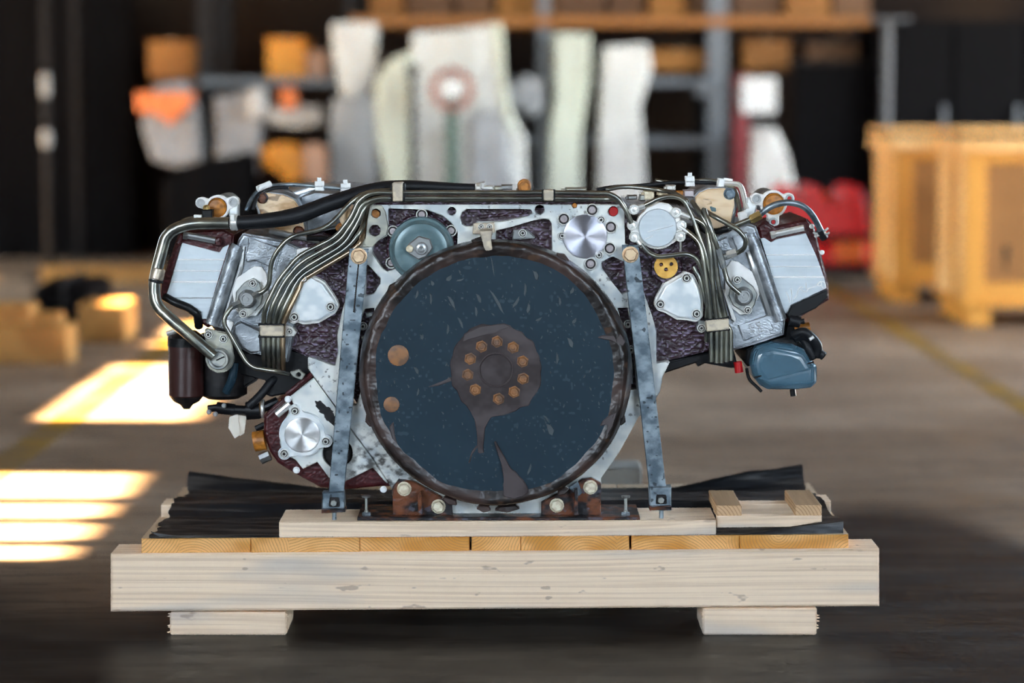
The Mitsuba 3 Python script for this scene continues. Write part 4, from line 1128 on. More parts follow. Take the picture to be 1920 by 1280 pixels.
# right-hand pipes
R = [
    ([(1283, 430, -0.016), (1296, 439, -0.02), (1312, 454, -0.026), (1318, 480, -0.03), (1326, 540, -0.03), (1333, 600, -0.02), (1334, 678, -0.014)], 4.6),
    ([(1288, 407, -0.016), (1308, 411, -0.022), (1326, 424, -0.03), (1332, 470, -0.034), (1337, 540, -0.032), (1344, 600, -0.02), (1344, 680, -0.014)], 4.6),
    ([(1205, 387, -0.008), (1236, 371, -0.014), (1262, 367, -0.016), (1282, 374, -0.018), (1298, 404, -0.02), (1310, 440, -0.024), (1322, 470, -0.026), (1336, 530, -0.028), (1353, 600, -0.02), (1353, 680, -0.014)], 4.6),
    ([(1297, 377, -0.01), (1316, 403, -0.03), (1331, 430, -0.036), (1339, 470, -0.036), (1348, 540, -0.032), (1362, 600, -0.02), (1362, 678, -0.014)], 4.8),
    ([(1202, 458, -0.02), (1216, 474, -0.022), (1234, 482, -0.026), (1258, 479, -0.026), (1288, 475, -0.026), (1306, 484, -0.022), (1317, 506, -0.02), (1328, 560, -0.018), (1325, 600, 0.0), (1325, 640, 0.01)], 4.6),
    ([(1318, 393, -0.012), (1340, 406, -0.04), (1384, 430, -0.046), (1399, 448, -0.046), (1397, 464, -0.04), (1384, 474, -0.03), (1370, 477, -0.024)], 4.6),
    ([(1320, 392, -0.03), (1330, 420, -0.042), (1340, 450, -0.042), (1350, 478, -0.034), (1357, 500, -0.030), (1362, 520, -0.03), (1370, 536, -0.034), (1388, 550, -0.034)], 4.8),
    ([(1300, 500, -0.014), (1312, 520, -0.018), (1322, 560, -0.018), (1336, 600, -0.010), (1370, 610, -0.014), (1371, 676, -0.012)], 4.4),
]
for pts, r in R: pipe(pts, r)
pipe([(1310, 415, 0.0), (1318, 432, 0.0), (1340, 435, 0.0), (1370, 427, -0.01)], 6, 'black_rubber', 14)
pipe([(1365, 428, -0.03), (1412, 409, -0.034)], 5, 'pipe_steel', 4)
ep('brass_joint', cat_([tube([(1409, 411, -0.034), (1426, 402, -0.034)], 9.5, 1, 6), tube([(1406, 412, -0.034), (1411, 410, -0.034)], 7, 1, 10)]), 'brass', label='brass pipe joint')
ep('hose', sweep(spline([(1424, 403, -0.034), (1448, 386, -0.04), (1482, 380, -0.04), (1506, 387, -0.036), (1523, 403, -0.03), (1536, 426, -0.02), (1544, 442, -0.01)], 40), 0.0058, 12), 'strap_steel', True, label='grey flexible hose')
k = ep('hose_union', cat_([tube([(1536, 432, -0.016), (1546, 446, -0.008)], 8, 1, 8)]), 'black_rubber')
for x, y, q in ((1528, 438, 5), (1550, 430, 4), (1530, 444, 4), (1552, 438, 3.5)):
    ep('union_wire', sweep(fillet([at(1540, 438, -.014), at(x, y, -.02), at(x + (3 if x > 1540 else -3), y - 3, -.02)], 0.004), 0.0022, 8), 'bright_steel', parent=k)
ep('tee_fitting', cat_([tube([(1346, 466, -0.036), (1357, 502, -0.034)], 6.5, 1, 8), tube([(1352, 484, -0.03), (1374, 477, -0.03)], 6, 1, 8)]), 'dull_steel', 30)
ep('hex_nut', tube([(1362, 478, -0.03), (1380, 473, -0.03)], 8, 1, 6), 'bright_steel')
for a, b in (((1272, 423, -.012), (1290, 436, -.018)), ((1274, 400, -.012), (1294, 408, -.018)), ((1194, 448, -.012), (1206, 463, -.02)), ((1192, 391, -.012), (1208, 386, -.010)), ((1276, 446, -.008), (1276, 470, 0.0))):
    ep('banjo_neck', tube([a, b], 5.4 if a[0] != 1276 else 2.2, 1, 10), 'bright_steel', 30)
k = ep('bundle_clamp', ext(P([(1323, 601), (1366, 597), (1368, 617), (1325, 622)], 1.5), -0.032, -0.002, 1.5), 'clamp_band', label='cream clamp band')
ep('clamp_edge', cat_([ext(P([(1321, 599), (1368, 594), (1368, 598), (1321, 602)]), -0.028, -0.002, 1), ext(P([(1324, 621), (1369, 616), (1370, 619), (1324, 624)]), -0.028, -0.002, 1)]), 'black_rubber', parent=k)
ep('clamp_lug', ext(rnd(unary_union([C(1315, 615, 9), P([(1308, 600), (1325, 602), (1325, 622), (1312, 622)])]), 2), -0.006, 0.02, 1.5), 'dull_steel', parent=k)
cap_screw(1315, 615, -0.006, 8, 7, parent=k)

# straps on the two top rails
k = ep('rail_clamp', cat_([ext(P([(735, 343), (755, 342), (755, 377), (736, 378)], 2), -0.034, 0.02, 1.5)]), 'clamp_band', label='tall tan clamp over rails and hose')
ep('clamp_edge', cat_([ext(P([(731, 345), (736, 344), (737, 378), (733, 378)]), -0.026, 0.02, 1), ext(P([(754, 343), (759, 345), (759, 377), (755, 377)]), -0.026, 0.02, 1)]), 'black_rubber', parent=k)
k = ep('rail_clamp', ext(P([(1019, 356), (1038, 356), (1038, 376), (1019, 376)], 2), -0.034, 0.0, 1.5), 'clamp_band', label='small tan clamp on the rails')
ep('clamp_edge', cat_([ext(P([(1016, 356), (1020, 356), (1020, 377), (1016, 377)]), -0.03, 0.0, 1), ext(P([(1037, 356), (1041, 356), (1041, 377), (1037, 377)]), -0.03, 0.0, 1)]), 'black_rubber', parent=k)

# rubber hose rising to the deck
hp = spline([(431, 417, -0.020), (470, 416, -0.024), (520, 411, -0.026), (560, 403, -0.02), (600, 388, -0.008), (650, 371, 0.01), (700, 356, 0.03), (745, 350, 0.045), (800, 350, 0.06), (850, 352, 0.075), (893, 353, 0.085)], 60)
ep('rubber_hose', sweep(hp, np.interp(np.linspace(0, 1, 60), [0, .05, .25, .5, 1], [.0125, .013, .0155, .0145, .0085]), 18), 'black_rubber', True, label='thick black rubber hose')
ep('hose_clip', lathe(at(432, 417, -0.02), (1, -.01, 0), [(0, 0.0135), (0.002, 0.0155), (0.012, 0.0155), (0.014, 0.0135)], 20), 'bright_steel', 30, label='bright hose clip')
ep('clip_screw', band(436, 408, -0.036, 8, 14, 0.012, 1), 'bright_steel')
ep('hose_clip', lathe(at(891, 353, 0.084), (1, 0, 0), [(0, 0.009), (0.002, 0.011), (0.010, 0.011), (0.012, 0.009)], 16), 'bright_steel', 30)
# oil pipe round the left end
op = fillet([at(434, 418, -0.02), at(352, 419, -0.02), at(312, 436, -0.02), at(288, 530, -0.026), at(291, 572, -0.03), at(322, 600, -0.036), at(402, 668, -0.044)], 0.045)
ep('oil_pipe', sweep(op, 0.0112, 16), 'pipe_steel', True, label='thick bent oil pipe')
ep('pipe_collar', lathe(at(297.5, 503, -0.024), at(292.5, 524, -0.026) - at(297.5, 503, -0.024), [(0, .0118), (.0015, .0132), (.02, .0132), (.0215, .0118)], 18), 'clamp_band', 30, label='tan pipe collar')
ep('pipe_collar', lathe(at(292.5, 524, -0.026), at(291, 531, -0.026) - at(292.5, 524, -0.026), [(0, .0118), (.001, .0135), (.004, .0135), (.005, .0118)], 18), 'black_rubber', 30)
ep('breather_pipe', tube([(330, 432, -0.006), (340, 414, -0.006), (360, 408, -0.004), (378, 409, 0.0)], 3.5, 10, 8), 'pipe_steel', 30)
ep('breather_nut', band(370, 408, -0.014, 14, 10, 0.02, 1), 'white_plastic')
k = ep('banjo_plate', ext(rnd(unary_union([P([(384, 615), (432, 626), (439, 672), (384, 660)]), C(412, 672, 27)]), 3), -0.020, -0.008, 1.8), 'olive_steel', label='olive banjo bracket')
for x, y in ((391, 627), (419, 635)): cap_screw(x, y, -0.020, 8, 7, parent=k)
ep('banjo', cat_([front(412, 671, -0.022, [(0, 20), (22, 20), (26, 18.5), (26, 15), (20, 13)], 28), front(412, 671, -0.034, [(0, 13.5), (6, 13), (8, 11), (6, 9), (6, 0)], 22)]), 'dull_steel', 30, parent=k)
ep('banjo_slot', band(413, 672, -0.0425, 16, 2.5, 0.003, 0.3, -25), 'black_iron', parent=k)

# ---- fuel line and white clips along the top
def wire(pts, r, m='pipe_steel', name='top_pipe'):
    return ep(name, sweep(spline(pts, 40), r * S(pts[0][2]), 10), m, True)


wire([(462, 395, 0.02), (470, 376, 0.03), (484, 358, 0.05), (510, 348, 0.08), (548, 346, 0.10), (600, 350, 0.10), (650, 354, 0.10), (700, 356, 0.1)], 4.0, 'strap_steel')
wire([(474, 394, 0.02), (480, 374, 0.03), (492, 360, 0.05), (520, 352, 0.08), (540, 352, 0.1)], 3.2, 'black_rubber')
def clip(x, y, w, h, Y, rot=0, label='white plastic clip'):
    k = ep('pipe_clip', band(x, y, Y, w, h, 0.024, 1.5, rot), 'white_plastic', label=label)
    ep('clip_slot', band(x, y + 0.5, Y - 0.0008, w * 0.98, 2.0, 0.002, 0.2, rot), 'grey_steel', parent=k)
    ep('clip_peg', band(x, y - h / 2 - 3, Y + 0.006, w * 0.45, 8, 0.01, 1.5, rot), 'white_plastic', parent=k)


clip(598, 349, 16, 18, 0.085)
clip(647, 352, 17, 16, 0.085)
ep('white_sleeve', tube([(483, 354, 0.035), (507, 344, 0.05)], 6, 1, 12), 'white_plastic', 30, label='white plastic sleeve')
clip(1294, 340, 17, 19, 0.085)
wire([(1120, 356, 0.06), (1150, 351, 0.07), (1190, 349, 0.09), (1230, 345, 0.1), (1270, 342, 0.1), (1320, 342, 0.1), (1350, 343, 0.1)], 4.2, 'black_rubber')
wire([(1137, 356, 0.02), (1160, 351, 0.03), (1200, 352, 0.04), (1240, 357, 0.04), (1268, 364, 0.02), (1290, 378, 0.01)], 4.2)
wire([(1229, 338, 0.14), (1256, 342, 0.13), (1290, 341, 0.11), (1347, 341, 0.10), (1352, 343, 0.1)], 3.6)
ep('top_pipe', tube([(1346, 342, 0.06), (1386, 345, 0.05), (1392, 356, 0.045), (1400, 392, 0.03)], 5, 12, 10), 'bright_steel', 30, label='pale angled pipe')
ep('top_pipe', tube([(1349, 350, 0.06), (1376, 353, 0.05), (1381, 362, 0.045), (1388, 396, 0.03)], 4, 10, 10), 'pipe_steel', 30)
ep('pipe_clip', band(1352, 346, 0.05, 12, 22, 0.03, 1.5, 8), 'white_plastic', label='white plastic clip')
ep('clip_peg', band(1366, 337, 0.07, 16, 5, 0.01, 1, 10), 'white_plastic')

# ---- things on the deck behind the rails
k = ep('deck_cap', front(983, 348, 0.12, [(0, 13), (30, 13), (32, 11.5), (32, 9), (30, 8), (30, 0)], 18), 'amber_cap', label='amber cap on the deck')
ep('cap_collar', band(983, 358, 0.11, 30, 8, 0.04, 2), 'dull_steel', parent=k)
for x, y, w, h, m in ((915, 352, 20, 8, 'bright_steel'), (950, 351, 22, 9, 'grey_steel'), (905, 348, 8, 14, 'bright_steel'), (935, 353, 16, 8, 'olive_steel'), (1080, 355, 40, 6, 'olive_steel'), (1217, 366, 20, 18, 'cream_bolt'), (1186, 370, 18, 8, 'grey_steel'), (1205, 371, 10, 12, 'dull_steel'), (1244, 362, 18, 10, 'cream_bolt'), (1275, 364, 12, 12, 'amber_cap'), (1292, 363, 20, 14, 'pink_steel'), (1258, 352, 18, 10, 'bright_steel')):
    ep('deck_fitting', cat_([band(x, y, 0.05, w, h, 0.03, 2), band(x - w * .55, y + 1, 0.056, w * .3, h * .6, 0.02, 1)]), m)
ep('deck_box', ext(P([(560, 366), (590, 356), (660, 360), (690, 380), (690, 420), (560, 440)], 6), 0.12, 0.6, 6), 'cast_aluminium')
ep('deck_duct', tube([(540, 370, 0.16), (575, 356, 0.22), (640, 360, 0.3)], 16, 20, 14), 'grey_steel', 30)
for x, y, r, m in ((652, 400, 14, 'plywood_pale'), (640, 425, 8, 'amber_cap'), (626, 416, 4, 'cream_bolt'), (684, 396, 12, 'amber_cap')):
    ep('pipe_stub', front(x, y, 0.08, [(0, r), (40, r), (42, r - 1.5), (42, 0)], 18), m, 30)
ep('pipe_bend', tube([(648, 420, 0.03), (642, 408, 0.03), (646, 394, 0.04), (660, 390, 0.06)], 7, 8, 12), 'plywood_pale', 30)
ep('cross_tube', tube([(505, 432, 0.02), (540, 440, 0.02), (600, 452, 0.02)], 6, 6, 10), 'grey_steel', 30)
ep('cross_tube', tube([(575, 446, 0.01), (640, 448, 0.015)], 5, 6, 10), 'black_paint', 30)
ep('deck_plate', ext(P([(700, 374), (1160, 374), (1160, 384), (700, 384)]), 0.012, 0.27, 2), 'wrinkle_paint')

# ---- starter housing, lower left
k = ep('starter_housing', ext(P([(587, 700), (538, 738), (512, 762), (494, 780), (494, 815), (506, 848), (520, 868), (545, 884), (600, 914), (650, 918), (722, 911), (735, 917), (698, 857), (631, 764)], 3), 0.018, 0.28, (8, 4)), 'dark_red_paint', label='dark red starter housing')
ep('housing_face', ext(P([(588, 708), (543, 744), (550, 757), (532, 790), (524, 830), (531, 851), (554, 862), (568, 879), (595, 866), (617, 896), (640, 906), (650, 901), (699, 877), (734, 916), (697, 857), (656, 803), (630, 766)], 1.2).difference(C(633, 849, 28)), 0.002, 0.02, 1.5), 'machined_aluminium', parent=k)
ep('recess', front(633, 849, 0.016, [(0, 28), (1, 28), (1, 0)], 24), 'black_iron', parent=k)
lob = rnd(unary_union([C(566, 814, 43, 20), C(553, 770, 12), C(611, 827, 12), C(533, 850, 12), P([(553, 770), (611, 827), (566, 850)]), P([(545, 770), (560, 764), (600, 800), (566, 814)]), P([(533, 860), (611, 838), (611, 816), (566, 800), (525, 830)])]), 4)
ep('disc_flange', ext(lob, -0.008, 0.006, 2), 'tri_cover_metal', parent=k)
turned(567, 815, -0.008, 33.5, 'turned_aluminium', 'brushed_disc', 3, parent=k)
for x, y in ((553, 770), (611, 827), (533, 850)): cap_screw(x, y, -0.008, 9, 8, parent=k)
def jag(pts, amp, seed):
    q = np.array(P(pts, 3).exterior.segmentize(2.0).coords)
    c = np.array(P(pts).centroid.coords[0])
    nn = meshkit.fbm(np.c_[q * 0.22, np.full(len(q), seed)], 3, seed)[:, None] - .5
    return Polygon(q + (q - c) / (np.linalg.norm(q - c, axis=1, keepdims=True) + 1e-6) * nn * amp).buffer(0)


ep('smear', cat_([ext(jag(g, 14, i), 0.0013, 0.004, 0.2) for i, g in enumerate(([(566, 742), (580, 745), (592, 756), (580, 752)], [(586, 748), (604, 755), (624, 770), (632, 790), (629, 800), (614, 788), (598, 770)]))]), 'black_iron', parent=k, label='black oily smear')
ep('housing_edge', tube([(586, 700, 0.012), (538, 740, 0.012)], 5, 1, 8), 'dark_red_paint', parent=k)
ep('steel_pin', tube([(519, 777, 0.0), (543, 757, 0.0)], 7, 1, 12), 'bright_steel', 30, parent=k)
for x, y in ((556, 881), (719, 917), (540, 748)): ep('white_screw', hexhead(x, y, 0.0, 5.5, 8), 'white_plastic', parent=k)
ep('side_cap', cat_([tube([(476, 828, 0.03), (497, 824, 0.03)], 19, 1, 18)]), 'amber_cap', 30, parent=k, label='amber side cap')
ep('side_bolt', tube([(488, 860, 0.03), (506, 852, 0.03)], 11, 1, 8), 'grey_steel', parent=k)
ep('side_bracket', tube([(480, 804, 0.04), (496, 796, 0.04)], 6, 1, 8), 'black_paint', parent=k)
ep('bracket_lug', cat_([ext(P([(543, 697), (560, 692), (572, 702), (566, 712), (548, 706)], 2).difference(C(560, 702, 4)), -0.004, 0.01, 1.2)]), 'olive_steel')
ep('dark_bracket', ext(P([(440, 655), (500, 668), (545, 655), (580, 664), (586, 700), (538, 738), (508, 744), (490, 736), (500, 714), (470, 706), (442, 700)], 4), 0.04, 0.26, 3), 'black_paint')

# ---- oil filter and drive, lower left
fx = at(349, 700, 0.03)
def zat(py, Y): return at(349, py, Y)[2]
k = ep('oil_filter', lathe([fx[0], fx[1], 0], (0, 0, 1), [(zat(742, .03), 0.0315), (zat(740, .03), 0.033), (zat(648, .03), 0.033), (zat(645, .03), 0.0315)], 32), 'filter_brown', 30, label='glossy brown-black oil filter canister')
ep('filter_head', lathe([fx[0], fx[1], 0], (0, 0, 1), [(zat(648, .03), 0.034), (zat(632, .03), 0.034), (zat(626, .03), 0.028), (zat(620, .03), 0.02)], 24), 'black_paint', 30, parent=k)
ep('filter_bowl', lathe([fx[0], fx[1], 0], (0, 0, 1), [(zat(766, .03), 0.006), (zat(758, .03), 0.012), (zat(752, .03), 0.024), (zat(742, .03), 0.032)], 24), 'black_iron', 30, parent=k)
ep('head_bolts', cat_([tube([(313, 626, 0.0), (336, 618, 0.0)], 5, 1, 8)]), 'bright_steel', 30, parent=k)
f2 = at(418, 715, 0.07)
ep('oil_housing', lathe([f2[0], f2[1], 0], (0, 0, 1), [(zat(746, .07), 0.03), (zat(738, .07), 0.046), (zat(640, .07), 0.048), (zat(625, .07), 0.04)], 28), 'black_iron', 30)
ep('oil_housing', ext(P([(383, 660), (440, 690), (470, 690), (485, 712), (440, 738), (390, 742), (378, 700)], 6), 0.05, 0.24, 5), 'black_iron')
ep('blue_pipe', tube([(440, 680, 0.0), (436, 710, 0.0), (424, 735, 0.01)], 8, 10, 12), 'blue_film', 30, label='dark blue short pipe')
ep('drive_shaft', cat_([tube([(390, 766, 0.05), (408, 764, 0.05)], 7, 1, 10), tube([(406, 764, 0.05), (440, 768, 0.05)], 11, 1, 14), tube([(438, 768, 0.05), (466, 770, 0.05)], 9, 1, 12), tube([(462, 770, 0.05), (488, 768, 0.05)], 17, 1, 16)]), 'black_paint', 30)
ep('shaft_clip', lathe(at(490, 766, 0.05), (1, 0, 0), [(0, .0165), (.001, .018), (.005, .018), (.006, .0165)], 18), 'bright_steel', 30)
ep('drive_pipe', tube([(494, 764, 0.05), (520, 752, 0.06)], 9, 1, 12), 'black_paint', 30)
ep('flex_pipe', tube([(466, 762, 0.03), (490, 740, 0.03), (510, 712, 0.04), (530, 700, 0.06)], 8, 16, 12), 'black_rubber', 30)
for x, y in ((392, 772), (404, 776), (420, 760)): ep('shaft_bolt', hexhead(x, y, 0.03, 4, 6), 'grey_steel')

# ---- blue filter box, lower right
bx = P([(1412, 664), (1420, 650), (1450, 643), (1488, 648), (1512, 658), (1527, 680), (1534, 690), (1534, 716), (1523, 728), (1497, 732), (1442, 732), (1426, 724), (1412, 704), (1408, 684)], 8)
k = ep('filter_box', ext(bx, -0.012, 0.20, (20, 6)), 'blue_enamel', 60, label='glossy grey-blue filter box')
ep('filter_lid', ext(P([(1416, 706), (1525, 680), (1533, 686), (1533, 718), (1522, 728), (1497, 731), (1444, 731), (1428, 722)], 8), -0.014, 0.0, (16, 6)), 'blue_enamel', 60, parent=k)
ep('box_seam', tube([(1414, 708, -0.008), (1440, 700, -0.010), (1490, 690, -0.010), (1526, 678, -0.008)], 1.6, 4, 8), 'black_rubber', 30, parent=k)
ep('box_ridge', tube([(1424, 690, -0.007), (1458, 680, -0.008), (1484, 660, -0.007), (1494, 650, -0.004)], 2.0, 10, 8), 'blue_enamel', 30, parent=k)
ep('drain_bolt', tube([(1486, 730, 0.03), (1488, 742, 0.03)], 5.5, 1, 8), 'black_paint', parent=k)
ep('strap_wire', sweep(spline([(1400, 690, 0.02), (1406, 712, 0.02), (1418, 724, 0.02), (1428, 734, 0.02)], 20), 0.003, 8), 'black_rubber', True, parent=k)
ep('red_stopper', tube([(1383, 678, -0.01), (1386, 698, -0.01)], 8, 1, 14), 'red_cap', 30, label='small red stopper')
ep('box_neck', ext(P([(1400, 655), (1420, 646), (1470, 632), (1476, 600), (1492, 594), (1498, 600), (1500, 640), (1512, 650), (1518, 664), (1480, 652), (1425, 655), (1412, 668), (1404, 690), (1396, 680)], 3), 0.03, 0.24, 3), 'black_paint')
k = ep('connector', cat_([tube([(1480, 600, 0.0), (1500, 604, 0.0)], 11, 2, 14), tube([(1498, 603, -0.002), (1508, 602, -0.002)], 5, 1, 10)]), 'black_rubber', 30)
ep('connector_ring', tube([(1497, 603, 0.0), (1501, 604, 0.0)], 6, 1, 12), 'bright_steel', 30, parent=k)
ep('amber_plug', tube([(1490, 618, 0.03), (1518, 612, 0.03)], 9, 1, 14), 'amber_cap', 30)
for i, pts in enumerate(([(1486, 630, 0), (1506, 622, -.01), (1522, 632, -.01), (1534, 652, -.005), (1530, 668, 0.0)], [(1490, 634, .01), (1512, 630, 0), (1528, 646, 0), (1540, 664, 0), (1545, 668, 0)], [(1482, 628, .02), (1504, 634, .01), (1516, 652, 0), (1526, 672, 0)], [(1500, 626, .02), (1524, 640, .02), (1538, 644, .02)])):
    ep('cable', sweep(spline(pts, 26), 0.0085 if i < 3 else 0.005, 10), 'black_rubber', True)
ep('cable_tie', band(1522, 634, -0.022, 10, 6, 0.012, 1, -35), 'bright_steel')
ep('under_rail', ext(P([(1233, 682), (1260, 676), (1330, 660), (1376, 657), (1385, 690), (1370, 690), (1322, 681), (1308, 688), (1306, 680), (1245, 700)], 2), 0.03, 0.26, 3), 'black_paint')

# ---- rear of the block, below the deck: gearbox side and pan
body([(770, 560), (1090, 560), (1080, 850), (1030, 864), (830, 864), (780, 850)], 0.9, 1.2, 'black_iron', 'rear_cover', 10)

zd = at(930, 402, 0.27)[2]
for yy in (0.36, 0.56, 0.76):
    for x0, x1 in ((-0.25, -0.03), (0.0, 0.2)):
        k = ep('deck_hatch', boxw(x0, x1, yy, yy + 0.16, zd - 0.004, zd + 0.008, 0.003), 'black_paint')
        for bx_, by_ in ((x0 + .02, yy + .02), (x1 - .02, yy + .02), (x0 + .02, yy + .14), (x1 - .02, yy + .14)):
            ep('hatch_bolt', lathe([bx_, by_, zd + .008], (0, 0, 1), [(0, .008), (.006, .008), (.007, .006), (.007, 0)], 6), 'dull_steel', parent=k)
for sx in (-1, 1):
    for yy in (0.36, 0.5, 0.64, 0.78, 0.92):
        p0, p1 = at(930 + sx * 262, 404, 0.27), at(930 + sx * 482, 443, 0.27)
        ep('deck_rib', sweep([[p0[0], yy, p0[2]], [p1[0], yy, p1[2]]], 0.012, 8), 'cast_aluminium', 30)

# ---- rusty mounting feet bolted to the flywheel housing
def foot(pts, bolts, rib):
    k = ep('mounting_foot', ext(P(pts, 2), -0.016, -0.002, 1.5), 'rusty_steel', label='rusty steel mounting foot')
    for x, y in bolts: ep('foot_bolt', hexhead(x, y, -0.016, 11.5, 9, True, 0.25), 'cream_bolt', parent=k, label='cream hex bolt')
    ep('gusset', ext(P(rib, 0.5), -0.05, -0.016, 1.0), 'rusty_steel', parent=k)
    return k


foot([(736, 913), (747, 899), (777, 903), (813, 923), (847, 943), (849, 968), (736, 968)], ((758, 916), (822, 949)), [(783, 930), (789, 924), (792, 966), (784, 966)])
kf = foot([(1015, 942), (1040, 928), (1070, 915), (1092, 898), (1110, 896), (1127, 906), (1127, 968), (1015, 968)], ((1044, 947), (1107, 913)), [(1077, 918), (1083, 916), (1084, 966), (1076, 966)])
ep('gusset', ext(P([(1066, 914), (1083, 902), (1092, 924), (1085, 930), (1074, 922)], 1), -0.03, -0.016, 1), 'strap_steel', parent=kf)
kb = ep('base_strip', ext(P([(670, 969.5), (1200, 969.5), (1200, 975.5), (670, 975.5)], 0.5), -0.045, 0.10, 1.2), 'rusty_steel', label='rusty base strip')
for x in list(range(744, 800, 9)) + list(range(806, 848, 10)) + list(range(1018, 1070, 9)) + list(range(1088, 1126, 10)):
    ep('weld_bead', front(x, 968.5, -0.018, [(0, 4.0), (3, 3.2), (4, 0)], 8), 'bright_steel' if x % 3 == 0 else 'rusty_steel', 30, parent=kb)

# ---------------------------------------------------------------- straps, anchors
def hold(name_label, top, bolt, bottom, footp, studp, label):
    k = thing('hold_down_strap', label, 'strap')
    g = P([top[0], top[1], bottom[1], bottom[0]], 1)
    part(k, 'bar', ext(g, -0.030, -0.022, 1.2), 'strap_steel')
    x, y = bolt
    part(k, 'head_bolt', hexhead(x, y, -0.030, 13, 10, True, 0.2), 'gold_bolt', label='golden hex bolt')
    fp = P(footp, 1)
    sx = studp[0]
    part(k, 'foot_block', ext(fp, -0.040, -0.012, 2), 'strap_steel')
    yb = max(q[1] for q in footp)
    part(k, 'foot_lip', ext(P([(footp[3][0], yb - 6), (footp[2][0], yb - 7), (footp[2][0], yb - 2), (footp[3][0], yb)]), -0.060, -0.012, 1), 'rusty_steel')
    part(k, 'slot', ext(P([(sx - 9, yb - 30), (sx + 9, yb - 30), (sx + 11, yb - 12), (sx - 11, yb - 12)], 3), -0.0408, -0.038, 0.3), 'black_iron', label='dark slot')
    part(k, 'foot_nut', hexhead(sx - 1, yb - 20, -0.04, 6.5, 8, False), 'dull_steel')
    part(k, 'stud', lathe(at(sx, studp[2], -0.026), (0, 0, 1), [(0, .0042), (at(sx, studp[1], -.026)[2] - at(sx, studp[2], -.026)[2], .0042)], 12), 'strap_steel')
    return k


kL = hold('left', ((655, 466), (691, 466)), (673, 480), ((616, 922), (645, 922)), [(604, 923), (645, 921), (647, 958), (603, 962)], (627, 958, 975), 'dark steel strap left of the flywheel, its golden bolt at the top left')
part(kL, 'bar_seam', ext(P([(671, 494), (673.5, 494), (665, 585), (662, 585)]), -0.0305, -0.028, 0.2), 'black_iron', label='dark seam')
hold('right', ((1166, 459), (1197, 459)), (1182, 477), ((1217, 912), (1249, 912)), [(1217, 912), (1259, 912), (1259, 957), (1218, 957)], (1240, 954, 972), 'dark steel strap right of the flywheel, beside the yellow plug')
for x, lab in ((687, 'thin anchor screw standing by the left rusty foot'), (1173, 'thin anchor screw standing by the right rusty foot')):
    k = thing('anchor_screw', lab, 'screw')
    p = at(x, 968.5, -0.02)
    zt = at(x, 929, -0.02)[2] - p[2]
    part(k, 'shank', lathe(p, (0, 0, 1), [(0, .004), (.012, .004), (.013, .0028), (zt - .004, .0028)], 12), 'dull_steel', 30)
    part(k, 'head', lathe(p + [0, 0, zt - .005], (0, 0, 1), [(0, .003), (.002, .008), (.005, .0085), (.005, 0)], 14), 'grey_steel', 30)
    part(k, 'nut', lathe(p, (0, 0, 1), [(0, .009), (.008, .009), (.009, .007)], 6), 'strap_steel')

# ---------------------------------------------------------------- pallet
YP = -0.058
pl = thing('pallet', 'pale timber pallet under the engine, a heavy beam across its front', 'pallet')
def zpx(py, Y): return at(960, py, Y)[2]
def Z(px, py, Y): return at(px, py, Y)[2]
def hexa(pts, y0, d, c=0.003):
    """Board whose front face has these four px corners (tl, tr, br, bl)."""
    return ext(P(pts), y0, y0 + d, c * 1000)


part(pl, 'beam', hexa([(207, 1038.5), (1649, 1028.5), (1649, 1136.5), (207, 1146.5)], YP, 0.10, 0.004), 'pale_timber')
for x0, y0, x1, y1, yb in ((318, 1147.5, 537, 1146, 1192), (1318, 1139, 1532, 1138, 1190)):
    w = [at(x0, y0, YP + .004), at(x1, y1, YP + .004)]
    z0 = 0.0
    m = boxw(w[0][0], w[1][0], YP + .004, 0.09, 0.0, min(w[0][2], w[1][2]) - 0.0005, 0.003)
    part(pl, 'skid', m, 'pale_timber')
    rg_ = random.Random(x0)
    sp = []
    for s in range(9):
        px = x0 if rg_.random() < .6 else x1
        yy = rg_.uniform(y0 + 3, yb - 6)
        l = rg_.uniform(2, 6) * (-1 if px == x0 else 1)
        sp.append(ext(P([(px, yy - 1.2), (px + l, yy), (px, yy + 1.2)]), YP + .006, YP + .012, 0))
    part(pl, 'splinters', cat_(sp), 'pale_timber', kind='stuff')
# planks along the depth, end grain to the camera
def ptop(x): return 1009.5 - (x - 265) * (1009.5 - 1001.5) / 1326
def pbot(x): return 1039.5 - (x - 265) * (1039.5 - 1030.5) / 1326
for i, (a, b) in enumerate(PLANKS):
    d = -0.003 if i in (1, 4) else 0.0
    part(pl, 'plank', hexa([(a, ptop(a)), (b, ptop(b)), (b, pbot(b)), (a, pbot(a))], -0.048 + d, 0.60 - d, 0.0015), 'end_grain')
part(pl, 'rear_beam', boxw(at(345, 1040, 0.45)[0], at(1540, 1040, .45)[0], 0.45, 0.55, 0.047, Z(900, pbot(900), -.048) - .001, 0.004), 'grey_timber')
# board under the feet, and the one behind it
part(pl, 'cross_board', hexa([(523, 979), (1343, 975), (1343, 1003.5), (523, 1008.5)], -0.052, 0.14, 0.002), 'pale_timber', label='pale board under the engine feet')
zt = Z(930, ptop(930), -.048)
for px in (420, 1440):
    part(pl, 'skid', boxw(at(px - 70, 1040, .45)[0], at(px + 70, 1040, .45)[0], .45, .55, 0, .0465, .003), 'grey_timber')
xl, xr = at(302, 980, .17)[0], at(1558, 960, .17)[0]
zl, zr = Z(302, ptop(302), -.048) + .001, Z(1558, ptop(1558), -.048) + .001
part(pl, 'cross_board', cat_(extw(orient(Polygon([(xl, zl), (xr, zr), (xr, zr + .025), (xl, zl + .025)])), .17, .25, .002)), 'pale_timber')

